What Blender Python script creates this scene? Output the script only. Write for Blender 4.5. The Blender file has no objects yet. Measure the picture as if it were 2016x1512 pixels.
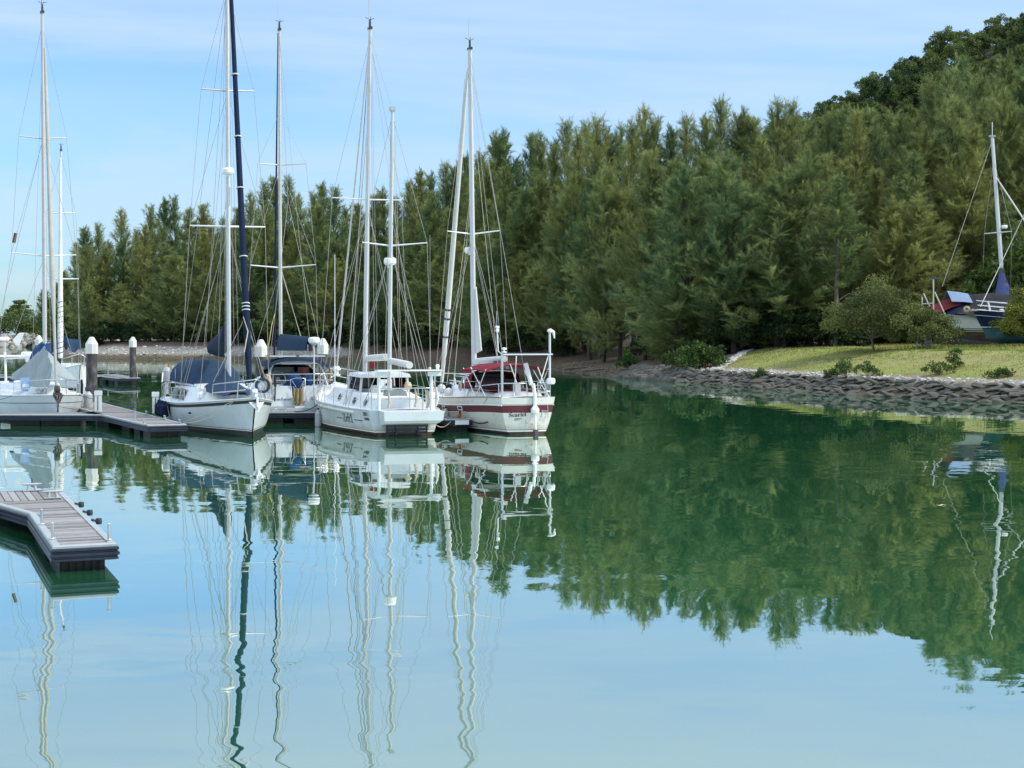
import bpy, math, random
import numpy as np
from mathutils import Vector, Matrix, noise as mnoise
random.seed(7)
R = math.radians
scene = bpy.context.scene
COL = scene.collection

# ------------------------------------------------------------------ camera, sky, sun, exposure
FPX, CX, HY, CAMH = 2912.0, 1008.0, 665.0, 3.6        # focal length in photo pixels, centre column, horizon row, eye height
cam_d = bpy.data.cameras.new('camera'); cam = bpy.data.objects.new('camera', cam_d); COL.objects.link(cam)
cam.location = (0, 0, CAMH); cam.rotation_euler = (R(90), 0, 0)
cam_d.sensor_width = 36; cam_d.lens = 36 * FPX / 2016; cam_d.shift_y = -(756 - HY) / 2016
cam_d.clip_start = .1; cam_d.clip_end = 6000
scene.camera = cam

SUN_EL, SUN_AZ = R(44), math.atan2(.99, -.12)            # azimuth measured from +Y towards +X
sd = bpy.data.lights.new('sun', 'SUN'); sun = bpy.data.objects.new('sun', sd); COL.objects.link(sun)
sd.energy = 2.35; sd.angle = R(8); sd.color = (1, .93, .82)
sv = Vector((math.sin(SUN_AZ) * math.cos(SUN_EL), math.cos(SUN_AZ) * math.cos(SUN_EL), math.sin(SUN_EL)))
sun.rotation_euler = sv.to_track_quat('Z', 'Y').to_euler(); sun.location = (60, 30, 60)

class NT:                                                # small node-tree helper
    def __init__(s, tree): s.t = tree; s.n = tree.nodes; s.l = tree.links
    def a(s, typ, **kw):
        nd = s.n.new(typ)
        for k, v in kw.items():
            if k.startswith('i_'):
                key = k[2:]; key = int(key) if key.isdigit() else key.replace('_', ' ')
                s.put(nd.inputs[key], v)
            else: setattr(nd, k, v)
        return nd
    def put(s, sock, v):
        if isinstance(v, bpy.types.NodeSocket): s.l.new(v, sock)
        elif isinstance(v, (tuple, list)) and len(v) == 3 and sock.type == 'RGBA': sock.default_value = (*v, 1)
        else: sock.default_value = v
    def math(s, op, a, b=0.0, c=0.0, clamp=False):
        nd = s.n.new('ShaderNodeMath'); nd.operation = op; nd.use_clamp = clamp
        s.put(nd.inputs[0], a); s.put(nd.inputs[1], b); s.put(nd.inputs[2], c); return nd.outputs[0]
    def mix(s, f, a, b, mode='MIX'):
        nd = s.n.new('ShaderNodeMix'); nd.data_type = 'RGBA'; nd.blend_type = mode
        s.put(nd.inputs[0], f); s.put(nd.inputs[6], a); s.put(nd.inputs[7], b); return nd.outputs[2]
    def ramp(s, f, lo, hi, a=0.0, b=1.0, smooth=True):
        nd = s.n.new('ShaderNodeMapRange'); nd.interpolation_type = 'SMOOTHSTEP' if smooth else 'LINEAR'
        for i, v in enumerate((f, lo, hi, a, b)): s.put(nd.inputs[i], v)
        return nd.outputs[0]
    def noise(s, vec, scale, detail=3, rough=.5, dist=0.0):
        nd = s.n.new('ShaderNodeTexNoise'); s.put(nd.inputs['Scale'], scale); nd.inputs['Detail'].default_value = detail
        nd.inputs['Roughness'].default_value = rough; nd.inputs['Distortion'].default_value = dist
        if vec is not None: s.l.new(vec, nd.inputs['Vector'])
        return nd
    def mapping(s, vec, scale=(1, 1, 1), rot=(0, 0, 0), loc=(0, 0, 0)):
        nd = s.n.new('ShaderNodeMapping'); s.l.new(vec, nd.inputs[0])
        nd.inputs['Scale'].default_value = scale; nd.inputs['Rotation'].default_value = rot; nd.inputs['Location'].default_value = loc
        return nd.outputs[0]

world = bpy.data.worlds.new('World'); scene.world = world; world.use_nodes = True
w = NT(world.node_tree); w.n.clear()
sky = w.a('ShaderNodeTexSky', sky_type='NISHITA', sun_disc=False, sun_elevation=SUN_EL, sun_rotation=SUN_AZ,
          altitude=0, air_density=1.0, dust_density=0.6, ozone_density=2.0)
SKY_TINT = (.55, .78, 1.0)
tc = w.a('ShaderNodeTexCoord')
sx = w.a('ShaderNodeSeparateXYZ', i_0=tc.outputs['Generated'])
hz_ = w.ramp(sx.outputs[2], 0.0, .16, .80, 1.0); hv = w.a('ShaderNodeCombineColor', i_0=hz_, i_1=hz_, i_2=hz_)
skyc = w.mix(1.0, w.mix(1.0, sky.outputs[0], SKY_TINT, 'MULTIPLY'), hv.outputs[0], 'MULTIPLY')
# thin high cloud: planar projection of the view direction on a flat layer, in streaks
zz = w.math('ADD', w.math('MAXIMUM', sx.outputs[2], 0.0), .10)
cv = w.a('ShaderNodeCombineXYZ', i_0=w.math('DIVIDE', sx.outputs[0], zz), i_1=w.math('DIVIDE', sx.outputs[1], zz), i_2=0.0)
n1 = w.noise(w.mapping(cv.outputs[0], (.55, .9, 1), (0, 0, .35), (3.1, 1.7, 0)), 1.0, 5, .55, .6)
n2 = w.noise(w.mapping(cv.outputs[0], (.25, .42, 1), (0, 0, .2), (7.3, .4, 0)), 1.0, 2, .5)
c1 = w.ramp(n1.outputs[0], .42, .66, 0, .75)
c2 = w.ramp(n2.outputs[0], .40, .62, 0, .75)
cl = w.math('ADD', c1, c2, clamp=True)
low = w.ramp(sx.outputs[2], 0.0, .06, .30, 0)             # bank of cloud near the horizon
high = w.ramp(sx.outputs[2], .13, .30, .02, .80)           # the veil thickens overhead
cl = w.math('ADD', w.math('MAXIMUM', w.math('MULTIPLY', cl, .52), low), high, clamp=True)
CLOUD = (3.1, 3.75, 4.4)
fill_veil = w.math('MULTIPLY', w.ramp(sx.outputs[2], .12, .34, 1.0, 1.2), w.ramp(sx.outputs[2], .36, .80, 1.0, 1.65))   # added brightening of overhead cloud, mostly out of view, for soft fill light
vc = w.a('ShaderNodeCombineColor', i_0=fill_veil, i_1=fill_veil, i_2=fill_veil)
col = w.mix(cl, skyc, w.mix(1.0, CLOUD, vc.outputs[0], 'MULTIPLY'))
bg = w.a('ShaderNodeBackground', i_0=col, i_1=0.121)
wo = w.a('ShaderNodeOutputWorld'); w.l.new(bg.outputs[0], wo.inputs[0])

vs = scene.view_settings
scene.display_settings.display_device = 'sRGB'
vs.view_transform = 'Standard'; vs.look = 'None'; vs.gamma = 1; vs.use_curve_mapping = False; vs.exposure = 0.84
scene.cycles.max_bounces = 8; scene.cycles.glossy_bounces = 3; scene.cycles.diffuse_bounces = 6; scene.cycles.transmission_bounces = 6
scene.cycles.use_denoising = True

# ------------------------------------------------------------------ helpers
def px(x, y, z=0.0):                                      # plan point at height z seen at a photo pixel
    Y = FPX * (CAMH - z) / (y - HY); return Vector(((x - CX) / FPX * Y, Y, z))
def pd(x, y, D):                                          # point at distance D
    return Vector(((x - CX) / FPX * D, D, CAMH + (HY - y) / FPX * D))

MATS = {}
def mat(name, col, rough=.5, metal=0.0, var=.12, vscale=3.0, bump=0.0, bscale=40.0, spec=.5, dirt=None, dscale=1.2, damt=.35, tint_attr=False, scum=None):
    if name in MATS: return MATS[name]
    m = bpy.data.materials.new(name); m.use_nodes = True; t = NT(m.node_tree); bs = t.n['Principled BSDF']
    tc = t.a('ShaderNodeTexCoord'); ob = tc.outputs['Object']
    nz = t.noise(ob, vscale, 5, .6)
    f = t.ramp(nz.outputs[0], .25, .75, 1 - var, 1 + var, False)
    c = t.mix(1.0, col, (1, 1, 1), 'MULTIPLY')
    vv = t.a('ShaderNodeCombineColor', i_0=f, i_1=f, i_2=f)
    c = t.mix(1.0, col, vv.outputs[0], 'MULTIPLY')
    if tint_attr:
        at = t.a('ShaderNodeAttribute', attribute_name='tint')
        g = t.ramp(at.outputs['Fac'], 0, 1, .62, 1.3, False)
        gg = t.a('ShaderNodeCombineColor', i_0=g, i_1=g, i_2=t.math('MULTIPLY', g, .99))
        c = t.mix(1.0, c, gg.outputs[0], 'MULTIPLY')
    if scum:
        sz = t.a('ShaderNodeSeparateXYZ', i_0=ob)
        n5 = t.noise(t.mapping(ob, (3.5, 3.5, .5)), 1.0, 5, .7)
        lim = t.math('ADD', t.math('MULTIPLY', n5.outputs[0], .55), .05)
        sf = t.math('MULTIPLY', t.ramp(t.math('SUBTRACT', lim, sz.outputs[2]), -.10, .16), .55)
        c = t.mix(sf, c, scum)
    if dirt:
        n3 = t.noise(t.mapping(ob, (dscale, dscale, dscale * .35)), 1.0, 6, .65)
        c = t.mix(t.ramp(n3.outputs[0], .45, .75, 0, damt), c, dirt)
    t.l.new(c, bs.inputs['Base Color'])
    bs.inputs['Metallic'].default_value = metal
    rr = t.ramp(nz.outputs[0], .2, .8, max(0.02, rough - .07), min(1, rough + .07), False); t.l.new(rr, bs.inputs['Roughness'])
    bs.inputs['Specular IOR Level'].default_value = spec
    if bump:
        nb = t.noise(ob, bscale, 4, .6)
        b = t.a('ShaderNodeBump', i_Strength=bump, i_Distance=.02, i_Height=nb.outputs[0]); t.l.new(b.outputs[0], bs.inputs['Normal'])
    MATS[name] = m; return m

class MB:                                                 # mesh collector
    def __init__(s): s.v = []; s.f = []; s.m = []; s.s = []
    def add(s, vs, fs, mi=0, smooth=False):
        o = len(s.v); s.v += [tuple(p) for p in vs]
        for f in fs: s.f.append(tuple(i + o for i in f)); s.m.append(mi); s.s.append(smooth)
        return s
    def box(s, c, size, rz=0.0, mi=0, rx=0.0, ry=0.0):
        M = Matrix.Rotation(rz, 3, 'Z') @ Matrix.Rotation(ry, 3, 'Y') @ Matrix.Rotation(rx, 3, 'X')
        hx, hy, hz = size[0] / 2, size[1] / 2, size[2] / 2; c = Vector(c)
        vs = [c + M @ Vector((x * hx, y * hy, z * hz)) for x in (-1, 1) for y in (-1, 1) for z in (-1, 1)]
        return s.add(vs, [(0, 1, 3, 2), (4, 6, 7, 5), (0, 4, 5, 1), (2, 3, 7, 6), (0, 2, 6, 4), (1, 5, 7, 3)], mi)
    def tube(s, pts, r, n=6, mi=0, caps=True, flat=None):
        pts = [Vector(p) for p in pts]; k = len(pts); rs = r if isinstance(r, (list, tuple)) else [r] * k
        vs = []; up = None
        for i, p in enumerate(pts):
            d = (pts[min(i + 1, k - 1)] - pts[max(i - 1, 0)])
            if d.length < 1e-9: d = Vector((0, 0, 1))
            d.normalize()
            if up is None: up = Vector((0, 1, 0)) if abs(d.y) < .8 else Vector((1, 0, 0))
            a = d.cross(up).normalized(); b = d.cross(a).normalized(); up = -b if b.dot(up) < 0 else b
            b = up; a = b.cross(d)
            for j in range(n):
                an = 2 * math.pi * j / n; e = flat if flat else 1.0
                vs.append(p + a * (math.cos(an) * rs[i] * e) + b * (math.sin(an) * rs[i]))
        fs = [(i * n + j, i * n + (j + 1) % n, (i + 1) * n + (j + 1) % n, (i + 1) * n + j) for i in range(k - 1) for j in range(n)]
        s.add(vs, fs, mi, n > 4)
        if caps: s.add(vs[:n], [tuple(range(n))[::-1]], mi); s.add(vs[-n:], [tuple(range(n))], mi)
        return s
    def lathe(s, prof, c=(0, 0, 0), n=14, mi=0, axis='Z', mis=None):
        c = Vector(c); vs = []
        for (r, z) in prof:
            for j in range(n):
                a = 2 * math.pi * j / n; p = Vector((r * math.cos(a), r * math.sin(a), z))
                if axis == 'Y': p = Vector((p.x, p.z, p.y))
                if axis == 'X': p = Vector((p.z, p.x, p.y))
                vs.append(c + p)
        for i in range(len(prof) - 1):
            m_ = mis[i] if mis else mi
            s.add([vs[i * n + j] for j in range(n)] + [vs[(i + 1) * n + j] for j in range(n)],
                  [(j, (j + 1) % n, n + (j + 1) % n, n + j) for j in range(n)], m_, True)
        return s
    def prism(s, poly, z0, z1, mi=0):                     # vertical prism over a plan polygon
        n = len(poly)
        vs = [(p[0], p[1], z0) for p in poly] + [(p[0], p[1], z1) for p in poly]
        fs = [(i, (i + 1) % n, n + (i + 1) % n, n + i) for i in range(n)]
        s.add(vs, fs + [tuple(range(n))[::-1], tuple(range(n, 2 * n))], mi); return s
    def grid(s, rows, mi=0, smooth=True, closed=False):
        k = len(rows[0]); vs = [p for r in rows for p in r]; fs = []
        for i in range(len(rows) - 1):
            for j in range(k if closed else k - 1):
                fs.append((i * k + j, i * k + (j + 1) % k, (i + 1) * k + (j + 1) % k, (i + 1) * k + j))
        return s.add(vs, fs, mi, smooth)
    def sheet(s, rows, th=.02, mi=0):                     # cloth sheet with thickness
        rows = [[Vector(p) for p in r] for r in rows]; n, k = len(rows), len(rows[0]); low = []
        for i in range(n):
            lr = []
            for j in range(k):
                a = rows[min(i + 1, n - 1)][j] - rows[max(i - 1, 0)][j]; b = rows[i][min(j + 1, k - 1)] - rows[i][max(j - 1, 0)]
                nn = a.cross(b); nn = nn.normalized() if nn.length > 1e-9 else Vector((0, 0, 1))
                lr.append(rows[i][j] + nn * th)
            low.append(lr)
        s.grid(rows, mi); s.grid([r[::-1] for r in low], mi)
        rim = lambda r: [r[0][j] for j in range(k)] + [r[i][k - 1] for i in range(1, n)] + [r[n - 1][j] for j in range(k - 2, -1, -1)] + [r[i][0] for i in range(n - 2, 0, -1)]
        s.grid([rim(rows), rim(low)], mi, False, True); return s
    def loft(s, secs, mi=0, n_c=3, caps=True, rad=.12):   # rounded-box superstructure: (y, hw_bottom, hw_top, z0, z1)
        rows = []
        for (y, hb, ht, z0, z1) in secs:
            r = min(rad, ht * .45, (z1 - z0) * .45); ring = [(-hb, y, z0)]
            for k in range(n_c + 1):
                a = math.pi - (math.pi / 2) * k / n_c; ring.append((-ht + r + r * math.cos(a), y, z1 - r + r * math.sin(a)))
            ring.append((0, y, z1 + .03 * ht))
            for k in range(n_c + 1):
                a = math.pi / 2 - (math.pi / 2) * k / n_c; ring.append((ht - r + r * math.cos(a), y, z1 - r + r * math.sin(a)))
            ring.append((hb, y, z0)); rows.append(ring)
        s.grid(rows, mi, True)
        if caps: s.add(rows[0], [tuple(range(len(rows[0])))], mi); s.add(rows[-1], [tuple(range(len(rows[0])))[::-1]], mi)
        return s
    def build(s, name, mats, parent=None, loc=None, rotz=0.0):
        me = bpy.data.meshes.new(name); me.from_pydata([tuple(p) for p in s.v], [], s.f)
        for m in (mats if isinstance(mats, (list, tuple)) else [mats]): me.materials.append(m)
        me.polygons.foreach_set('material_index', s.m); me.polygons.foreach_set('use_smooth', s.s); me.update()
        o = bpy.data.objects.new(name, me); COL.objects.link(o)
        if parent is not None: o.parent = parent
        if loc is not None: o.location = loc
        o.rotation_euler.z = rotz
        return o

def tag(o, label=None, cat=None, group=None, kind=None):
    if label: o['label'] = label
    if cat: o['category'] = cat
    if group: o['group'] = group
    if kind: o['kind'] = kind
    return o
def thing(name, label, cat, loc=(0, 0, 0), rotz=0.0, group=None):
    o = bpy.data.objects.new(name, None); o.empty_display_size = .3; COL.objects.link(o)
    o.location = loc; o.rotation_euler.z = rotz; return tag(o, label, cat, group)
def dup(root, loc, rotz=0.0, scale=(1, 1, 1), label=None):
    r = root.copy(); COL.objects.link(r); r.location = loc; r.rotation_euler = (0, 0, rotz); r.scale = scale
    if label: r['label'] = label
    for ch in list(root.children):
        c = ch.copy(); COL.objects.link(c); c.parent = r
        for g in list(ch.children):
            d = g.copy(); COL.objects.link(d); d.parent = c
    return r
def smooth(a, b, x):
    t = np.clip((np.asarray(x, float) - a) / (b - a), 0, 1); return t * t * (3 - 2 * t)
def lerp(a, b, t): return a + (b - a) * t
def nmesh(name, V, F, mats, attr=None, smooth=False):     # numpy mesh: V (n,3), F (m,k)
    me = bpy.data.meshes.new(name); n, (m, k) = len(V), F.shape
    me.vertices.add(n); me.vertices.foreach_set('co', np.ascontiguousarray(V, np.float32).ravel())
    me.loops.add(m * k); me.loops.foreach_set('vertex_index', np.ascontiguousarray(F, np.int32).ravel())
    me.polygons.add(m); me.polygons.foreach_set('loop_start', np.arange(0, m * k, k, dtype=np.int32))
    me.update(calc_edges=True)
    if smooth: me.polygons.foreach_set('use_smooth', np.ones(m, bool))
    for mt in (mats if isinstance(mats, (list, tuple)) else [mats]): me.materials.append(mt)
    for an, av in (attr or {}).items():
        if av.ndim == 2:
            a = me.attributes.new(an, 'FLOAT_COLOR', 'POINT'); a.data.foreach_set('color', np.ascontiguousarray(av, np.float32).ravel())
        else:
            a = me.attributes.new(an, 'FLOAT', 'POINT'); a.data.foreach_set('value', np.ascontiguousarray(av, np.float32))
    return me
def obj(name, me, parent=None, loc=None):
    o = bpy.data.objects.new(name, me); COL.objects.link(o)
    if parent is not None: o.parent = parent
    if loc is not None: o.location = loc
    return o

# ------------------------------------------------------------------ water
def water_material():
    m = bpy.data.materials.new('harbour_water'); m.use_nodes = True; t = NT(m.node_tree); t.n.clear()
    geo = t.a('ShaderNodeNewGeometry'); P = geo.outputs['Position']
    def slope(scale, sc, rot, detail, amp):
        nd = t.noise(t.mapping(P, sc, (0, 0, rot)), scale, detail, .5)
        s = t.a('ShaderNodeVectorMath', operation='SUBTRACT'); t.l.new(nd.outputs['Color'], s.inputs[0]); s.inputs[1].default_value = (.5, .5, .5)
        k = t.a('ShaderNodeVectorMath', operation='MULTIPLY'); t.l.new(s.outputs[0], k.inputs[0])
        if isinstance(amp, tuple): k.inputs[1].default_value = amp
        else: t.l.new(amp, k.inputs[1])
        return k.outputs[0]
    a = slope(1.5, (.55, 1.15, 1), .16, 2, (.036, .018, 0))
    b = slope(.42, (.5, 1.1, 1), -.10, 1, (.030, .012, 0))
    c = slope(5.0, (.45, 1.4, 1), .08, 1, (.003, .005, 0))
    patch = t.noise(t.mapping(P, (.05, .16, 1), (0, 0, .1)), 1.0, 3, .55)
    pf = t.ramp(patch.outputs[0], .38, .66, .18, 1.45)
    near = t.ramp(t.a('ShaderNodeSeparateXYZ', i_0=P).outputs[1], 21, 12.5, 1.0, 2.3)     # wash spreading from the quay
    pf = t.math('MULTIPLY', pf, near)
    def vadd(u, v, op='ADD'):
        q = t.a('ShaderNodeVectorMath', operation=op); t.put(q.inputs[0], u); t.put(q.inputs[1], v); return q.outputs[0]
    sm = vadd(vadd(a, b), c)
    sc = t.a('ShaderNodeVectorMath', operation='SCALE'); t.l.new(sm, sc.inputs[0]); t.l.new(pf, sc.inputs['Scale'])
    nrm = t.a('ShaderNodeVectorMath', operation='NORMALIZE'); t.l.new(vadd(sc.outputs[0], geo.outputs['Normal']), nrm.inputs[0])
    N = nrm.outputs[0]
    dn = t.noise(P, .03, 3)
    dc = t.mix(t.ramp(dn.outputs[0], .3, .7), WATER_A, WATER_B)
    dif = t.a('ShaderNodeBsdfDiffuse', i_Color=dc)
    gl = t.a('ShaderNodeBsdfGlossy', i_Color=(.93, .965, .935), i_Roughness=.012); t.l.new(N, gl.inputs['Normal'])
    lw = t.a('ShaderNodeLayerWeight', i_Blend=.5); t.l.new(N, lw.inputs['Normal'])
    fac = t.ramp(lw.outputs['Facing'], .55, .97, .42, .90, False)
    mx = t.a('ShaderNodeMixShader', i_0=fac); t.l.new(dif.outputs[0], mx.inputs[1]); t.l.new(gl.outputs[0], mx.inputs[2])
    out = t.a('ShaderNodeOutputMaterial'); t.l.new(mx.outputs[0], out.inputs[0])
    return m
WATER_A, WATER_B = (.013, .095, .044), (.022, .115, .048)
wmb = MB(); wmb.add([(-1500, -60, 0), (1500, -60, 0), (1500, 3500, 0), (-1500, 3500, 0)], [(0, 1, 2, 3)])
tag(wmb.build('water', water_material()), kind='structure', label='calm green harbour water mirroring boats and trees')

# ------------------------------------------------------------------ terrain
SHORE = np.array([(75, 55), (27.9, 80.6), (20.6, 93.6), (15.3, 114), (9, 136), (4.3, 175), (-10, 198), (-27.6, 221), (-50, 238), (-72, 251), (-88, 268), (-98, 300), (-100, 420), (-60, 700)], float)
POLY = np.vstack([SHORE, [(900, 900), (900, 55)]])
def sdist(X, Y):
    X = np.asarray(X, float); Y = np.asarray(Y, float); best = np.full(X.shape, 1e9)
    for (x0, y0), (x1, y1) in zip(SHORE[:-1], SHORE[1:]):
        dx, dy = x1 - x0, y1 - y0; t = np.clip(((X - x0) * dx + (Y - y0) * dy) / (dx * dx + dy * dy), 0, 1)
        best = np.minimum(best, np.hypot(X - x0 - t * dx, Y - y0 - t * dy))
    ins = np.zeros(X.shape, bool); n = len(POLY)
    for i in range(n):
        x0, y0 = POLY[i]; x1, y1 = POLY[(i + 1) % n]
        c = ((y0 > Y) != (y1 > Y)) & (X < (x1 - x0) * (Y - y0) / (y1 - y0 + 1e-12) + x0); ins ^= c
    return np.where(ins, best, -best)
def wob(X, Y, s=1.0):
    return (np.sin(X * .9 * s + Y * .37 * s) + np.sin(X * .41 * s - Y * .83 * s + 1.3) + np.sin(X * 1.7 * s + Y * 1.3 * s + 2.1) * .5) / 2.5
def height(X, Y):
    d = sdist(X, Y); X = np.asarray(X, float); Y = np.asarray(Y, float)
    hr = np.interp(d, [-12, 0, 2.1, 4.5, 12.5, 20, 60], [-3, 0, 1.0, 1.2, 2.70, 2.8, 3.4])
    hm = np.interp(d, [-12, 0, 2.5, 14, 24, 60], [-3, 0, .45, 2.0, 2.8, 3.4])
    hl = np.interp(d, [-12, 0, 3.0, 6, 11, 60], [-3, 0, .9, 1.9, 2.9, 3.5])
    a = smooth(131, 147, Y); b = smooth(176, 200, Y)
    h = hr * (1 - a) + (hm * (1 - b) + hl * b) * a
    return h + wob(X, Y, .8) * .10 * smooth(3, 9, d)
gx = np.concatenate([np.arange(-1500, -120, 90), np.arange(-120, 80, 1.25), np.arange(80, 1500, 60)])
gy = np.concatenate([np.arange(-60, 52, 20), np.arange(52, 290, 1.25), np.arange(290, 700, 15), np.arange(700, 3500, 200)])
GX, GY = np.meshgrid(gx, gy); D_ = sdist(GX, GY); Z_ = height(GX, GY)
Z_ = np.where(D_ > 0, np.maximum(Z_, .02), np.minimum(Z_, -.02))
LAWN = lambda X, Y: Y - (121 + (X - 17.1) * 14 / 4.8)                  # < 0 on the lawn side of its ragged left edge
right = (1 - smooth(-1.5, 1.5, LAWN(GX, GY) + wob(GX, GY, .8) * 1.6)) * (1 - smooth(134, 139, GY))
grass = right * smooth(3.2, 5.4, D_ + wob(GX, GY, .7) * 1.2)
gravel = right * smooth(1.6, 2.2, D_) * (1 - smooth(3.2, 5.2, D_ + wob(GX, GY, .9) * 1.0))
gravel = np.maximum(gravel, smooth(2, 3, D_) * (1 - smooth(10, 13, D_)) * (1 - smooth(.8, 2.6, np.abs(LAWN(GX, GY) - 1.0))) * (GX < 25) * (GY < 140))
gravel = np.maximum(gravel, smooth(198, 214, GY) * smooth(2.0, 3.2, D_) * (1 - smooth(6.0, 8.0, D_ + wob(GX, GY, .5))) * (GX < -24))
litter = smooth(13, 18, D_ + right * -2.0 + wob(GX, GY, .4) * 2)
wet = 1 - smooth(.7, 2.0, D_)
zone = np.stack([grass, gravel, litter, wet], -1).reshape(-1, 4)
nx, ny = len(gx), len(gy); idx = np.arange(nx * ny).reshape(ny, nx)
F_ = np.stack([idx[:-1, :-1], idx[:-1, 1:], idx[1:, 1:], idx[1:, :-1]], -1).reshape(-1, 4)
def ground_material():
    m = bpy.data.materials.new('shore_ground'); m.use_nodes = True; t = NT(m.node_tree); bs = t.n['Principled BSDF']
    P = t.a('ShaderNodeNewGeometry').outputs['Position']
    at = t.a('ShaderNodeAttribute', attribute_name='zone'); s = t.a('ShaderNodeSeparateColor', i_0=at.outputs['Color'])
    nf = t.noise(P, 1.6, 6, .65); ng = t.noise(P, .28, 4, .6); nh = t.noise(t.mapping(P, (1, 1, 3)), 6, 4, .7)
    dirt = t.mix(nf.outputs[0], (.055, .036, .024), (.15, .11, .08))
    g = t.mix(t.ramp(ng.outputs[0], .34, .66), (.185, .23, .055), (.245, .205, .10))
    g = t.mix(t.ramp(nf.outputs[0], .30, .65), (.17, .18, .05), g)
    gv = t.mix(t.ramp(nh.outputs[0], .35, .65), (.13, .115, .10), (.36, .335, .31))
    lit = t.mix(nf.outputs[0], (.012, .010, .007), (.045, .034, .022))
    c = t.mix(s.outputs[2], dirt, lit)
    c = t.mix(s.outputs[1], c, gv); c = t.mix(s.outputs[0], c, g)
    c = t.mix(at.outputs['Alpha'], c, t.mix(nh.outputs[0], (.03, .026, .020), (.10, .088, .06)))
    t.l.new(c, bs.inputs['Base Color']); bs.inputs['Roughness'].default_value = .95; bs.inputs['Specular IOR Level'].default_value = .2
    b = t.a('ShaderNodeBump', i_Strength=.8, i_Distance=.25, i_Height=nf.outputs[0]); t.l.new(b.outputs[0], bs.inputs['Normal'])
    return m
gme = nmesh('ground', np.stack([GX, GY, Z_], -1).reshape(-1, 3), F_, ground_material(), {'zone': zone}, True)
tag(obj('ground', gme), kind='structure', label='low shore of grass, gravel and bare earth')

# hill behind the trees
hx = np.arange(-60, 620, 12.0); hy = np.arange(300, 760, 12.0); HX, HYg = np.meshgrid(hx, hy)
def hillz(X, Y):
    ridge = np.interp(X, [-60, 20, 70, 106, 124, 151, 168, 180, 260, 400, 620], [6, 22, 56, 77, 85, 98, 106, 110, 132, 150, 120])
    return ridge * smooth(300, 525, Y) * (1 - .5 * smooth(560, 760, Y)) + wob(X, Y, .06) * 3 * smooth(300, 400, Y)
hn, hm_ = HX.shape; hi = np.arange(hn * hm_).reshape(hn, hm_)
HF = np.stack([hi[:-1, :-1], hi[:-1, 1:], hi[1:, 1:], hi[1:, :-1]], -1).reshape(-1, 4)
tag(obj('hill', nmesh('hill', np.stack([HX, HYg, hillz(HX, HYg)], -1).reshape(-1, 3), HF, mat('hill_soil', (.035, .045, .018), .95, var=.4, vscale=.2), None, True)),
    kind='structure', label='steep wooded hill rising behind the shore trees')
# ------------------------------------------------------------------ vegetation
def leaf_material(name, c0, c1, c2, trans=.3, rough=.65):
    m = bpy.data.materials.new(name); m.use_nodes = True; t = NT(m.node_tree); bs = t.n['Principled BSDF']; out = t.n['Material Output']
    oi = t.a('ShaderNodeObjectInfo'); at = t.a('ShaderNodeAttribute', attribute_name='tint')
    base = t.mix(oi.outputs['Random'], c0, c1)
    c = t.mix(t.ramp(at.outputs['Fac'], .25, 1.0), base, c2)
    v = t.ramp(at.outputs['Fac'], 0, 1, .72, 1.18, False); vv = t.a('ShaderNodeCombineColor', i_0=v, i_1=v, i_2=v)
    c = t.mix(1.0, c, vv.outputs[0], 'MULTIPLY')
    t.l.new(c, bs.inputs['Base Color']); bs.inputs['Roughness'].default_value = rough; bs.inputs['Specular IOR Level'].default_value = .25
    tr = t.a('ShaderNodeBsdfTranslucent', i_Color=c)
    mx = t.a('ShaderNodeMixShader', i_0=trans); t.l.new(bs.outputs[0], mx.inputs[1]); t.l.new(tr.outputs[0], mx.inputs[2])
    t.l.new(mx.outputs[0], out.inputs[0]); return m
M_NEEDLE = leaf_material('casuarina_needles', (.112, .200, .084), (.275, .288, .088), (.32, .345, .13), .45)
M_LEAF = leaf_material('broad_leaves', (.030, .075, .018), (.075, .105, .022), (.10, .16, .03))
M_JUNGLE = leaf_material('jungle_leaves', (.026, .066, .026), (.125, .155, .04), (.15, .20, .05), .25)
M_SHRUB = leaf_material('shrub_leaves', (.06, .09, .026), (.09, .11, .035), (.19, .21, .06))
M_DARKLEAF = leaf_material('undergrowth_leaves', (.018, .045, .016), (.045, .07, .02), (.05, .10, .025))
M_YELLOW = leaf_material('yellow_green_leaves', (.12, .15, .025), (.14, .16, .025), (.24, .25, .04))
M_BARK = mat('bark', (.060, .046, .034), .9, var=.35, vscale=6)
M_PALEBARK = mat('pale_bark', (.15, .12, .095), .9, var=.35, vscale=5)

def unit(a): return a / (np.linalg.norm(a, axis=-1, keepdims=True) + 1e-9)
def blades(P, D, Ln, Wd, tint, rng, quad=False):
    s = unit(np.cross(D, unit(rng.normal(size=D.shape)))) * Wd[:, None] * .5; n = len(P)
    if quad:
        V = np.stack([P, P + D * Ln[:, None] * .5 + s, P + D * Ln[:, None], P + D * Ln[:, None] * .5 - s], 1).reshape(-1, 3); k = 4
    else:
        V = np.stack([P - s, P + s, P + D * Ln[:, None]], 1).reshape(-1, 3); k = 3
    return V, np.arange(n * k).reshape(n, k), np.repeat(tint, k)

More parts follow.
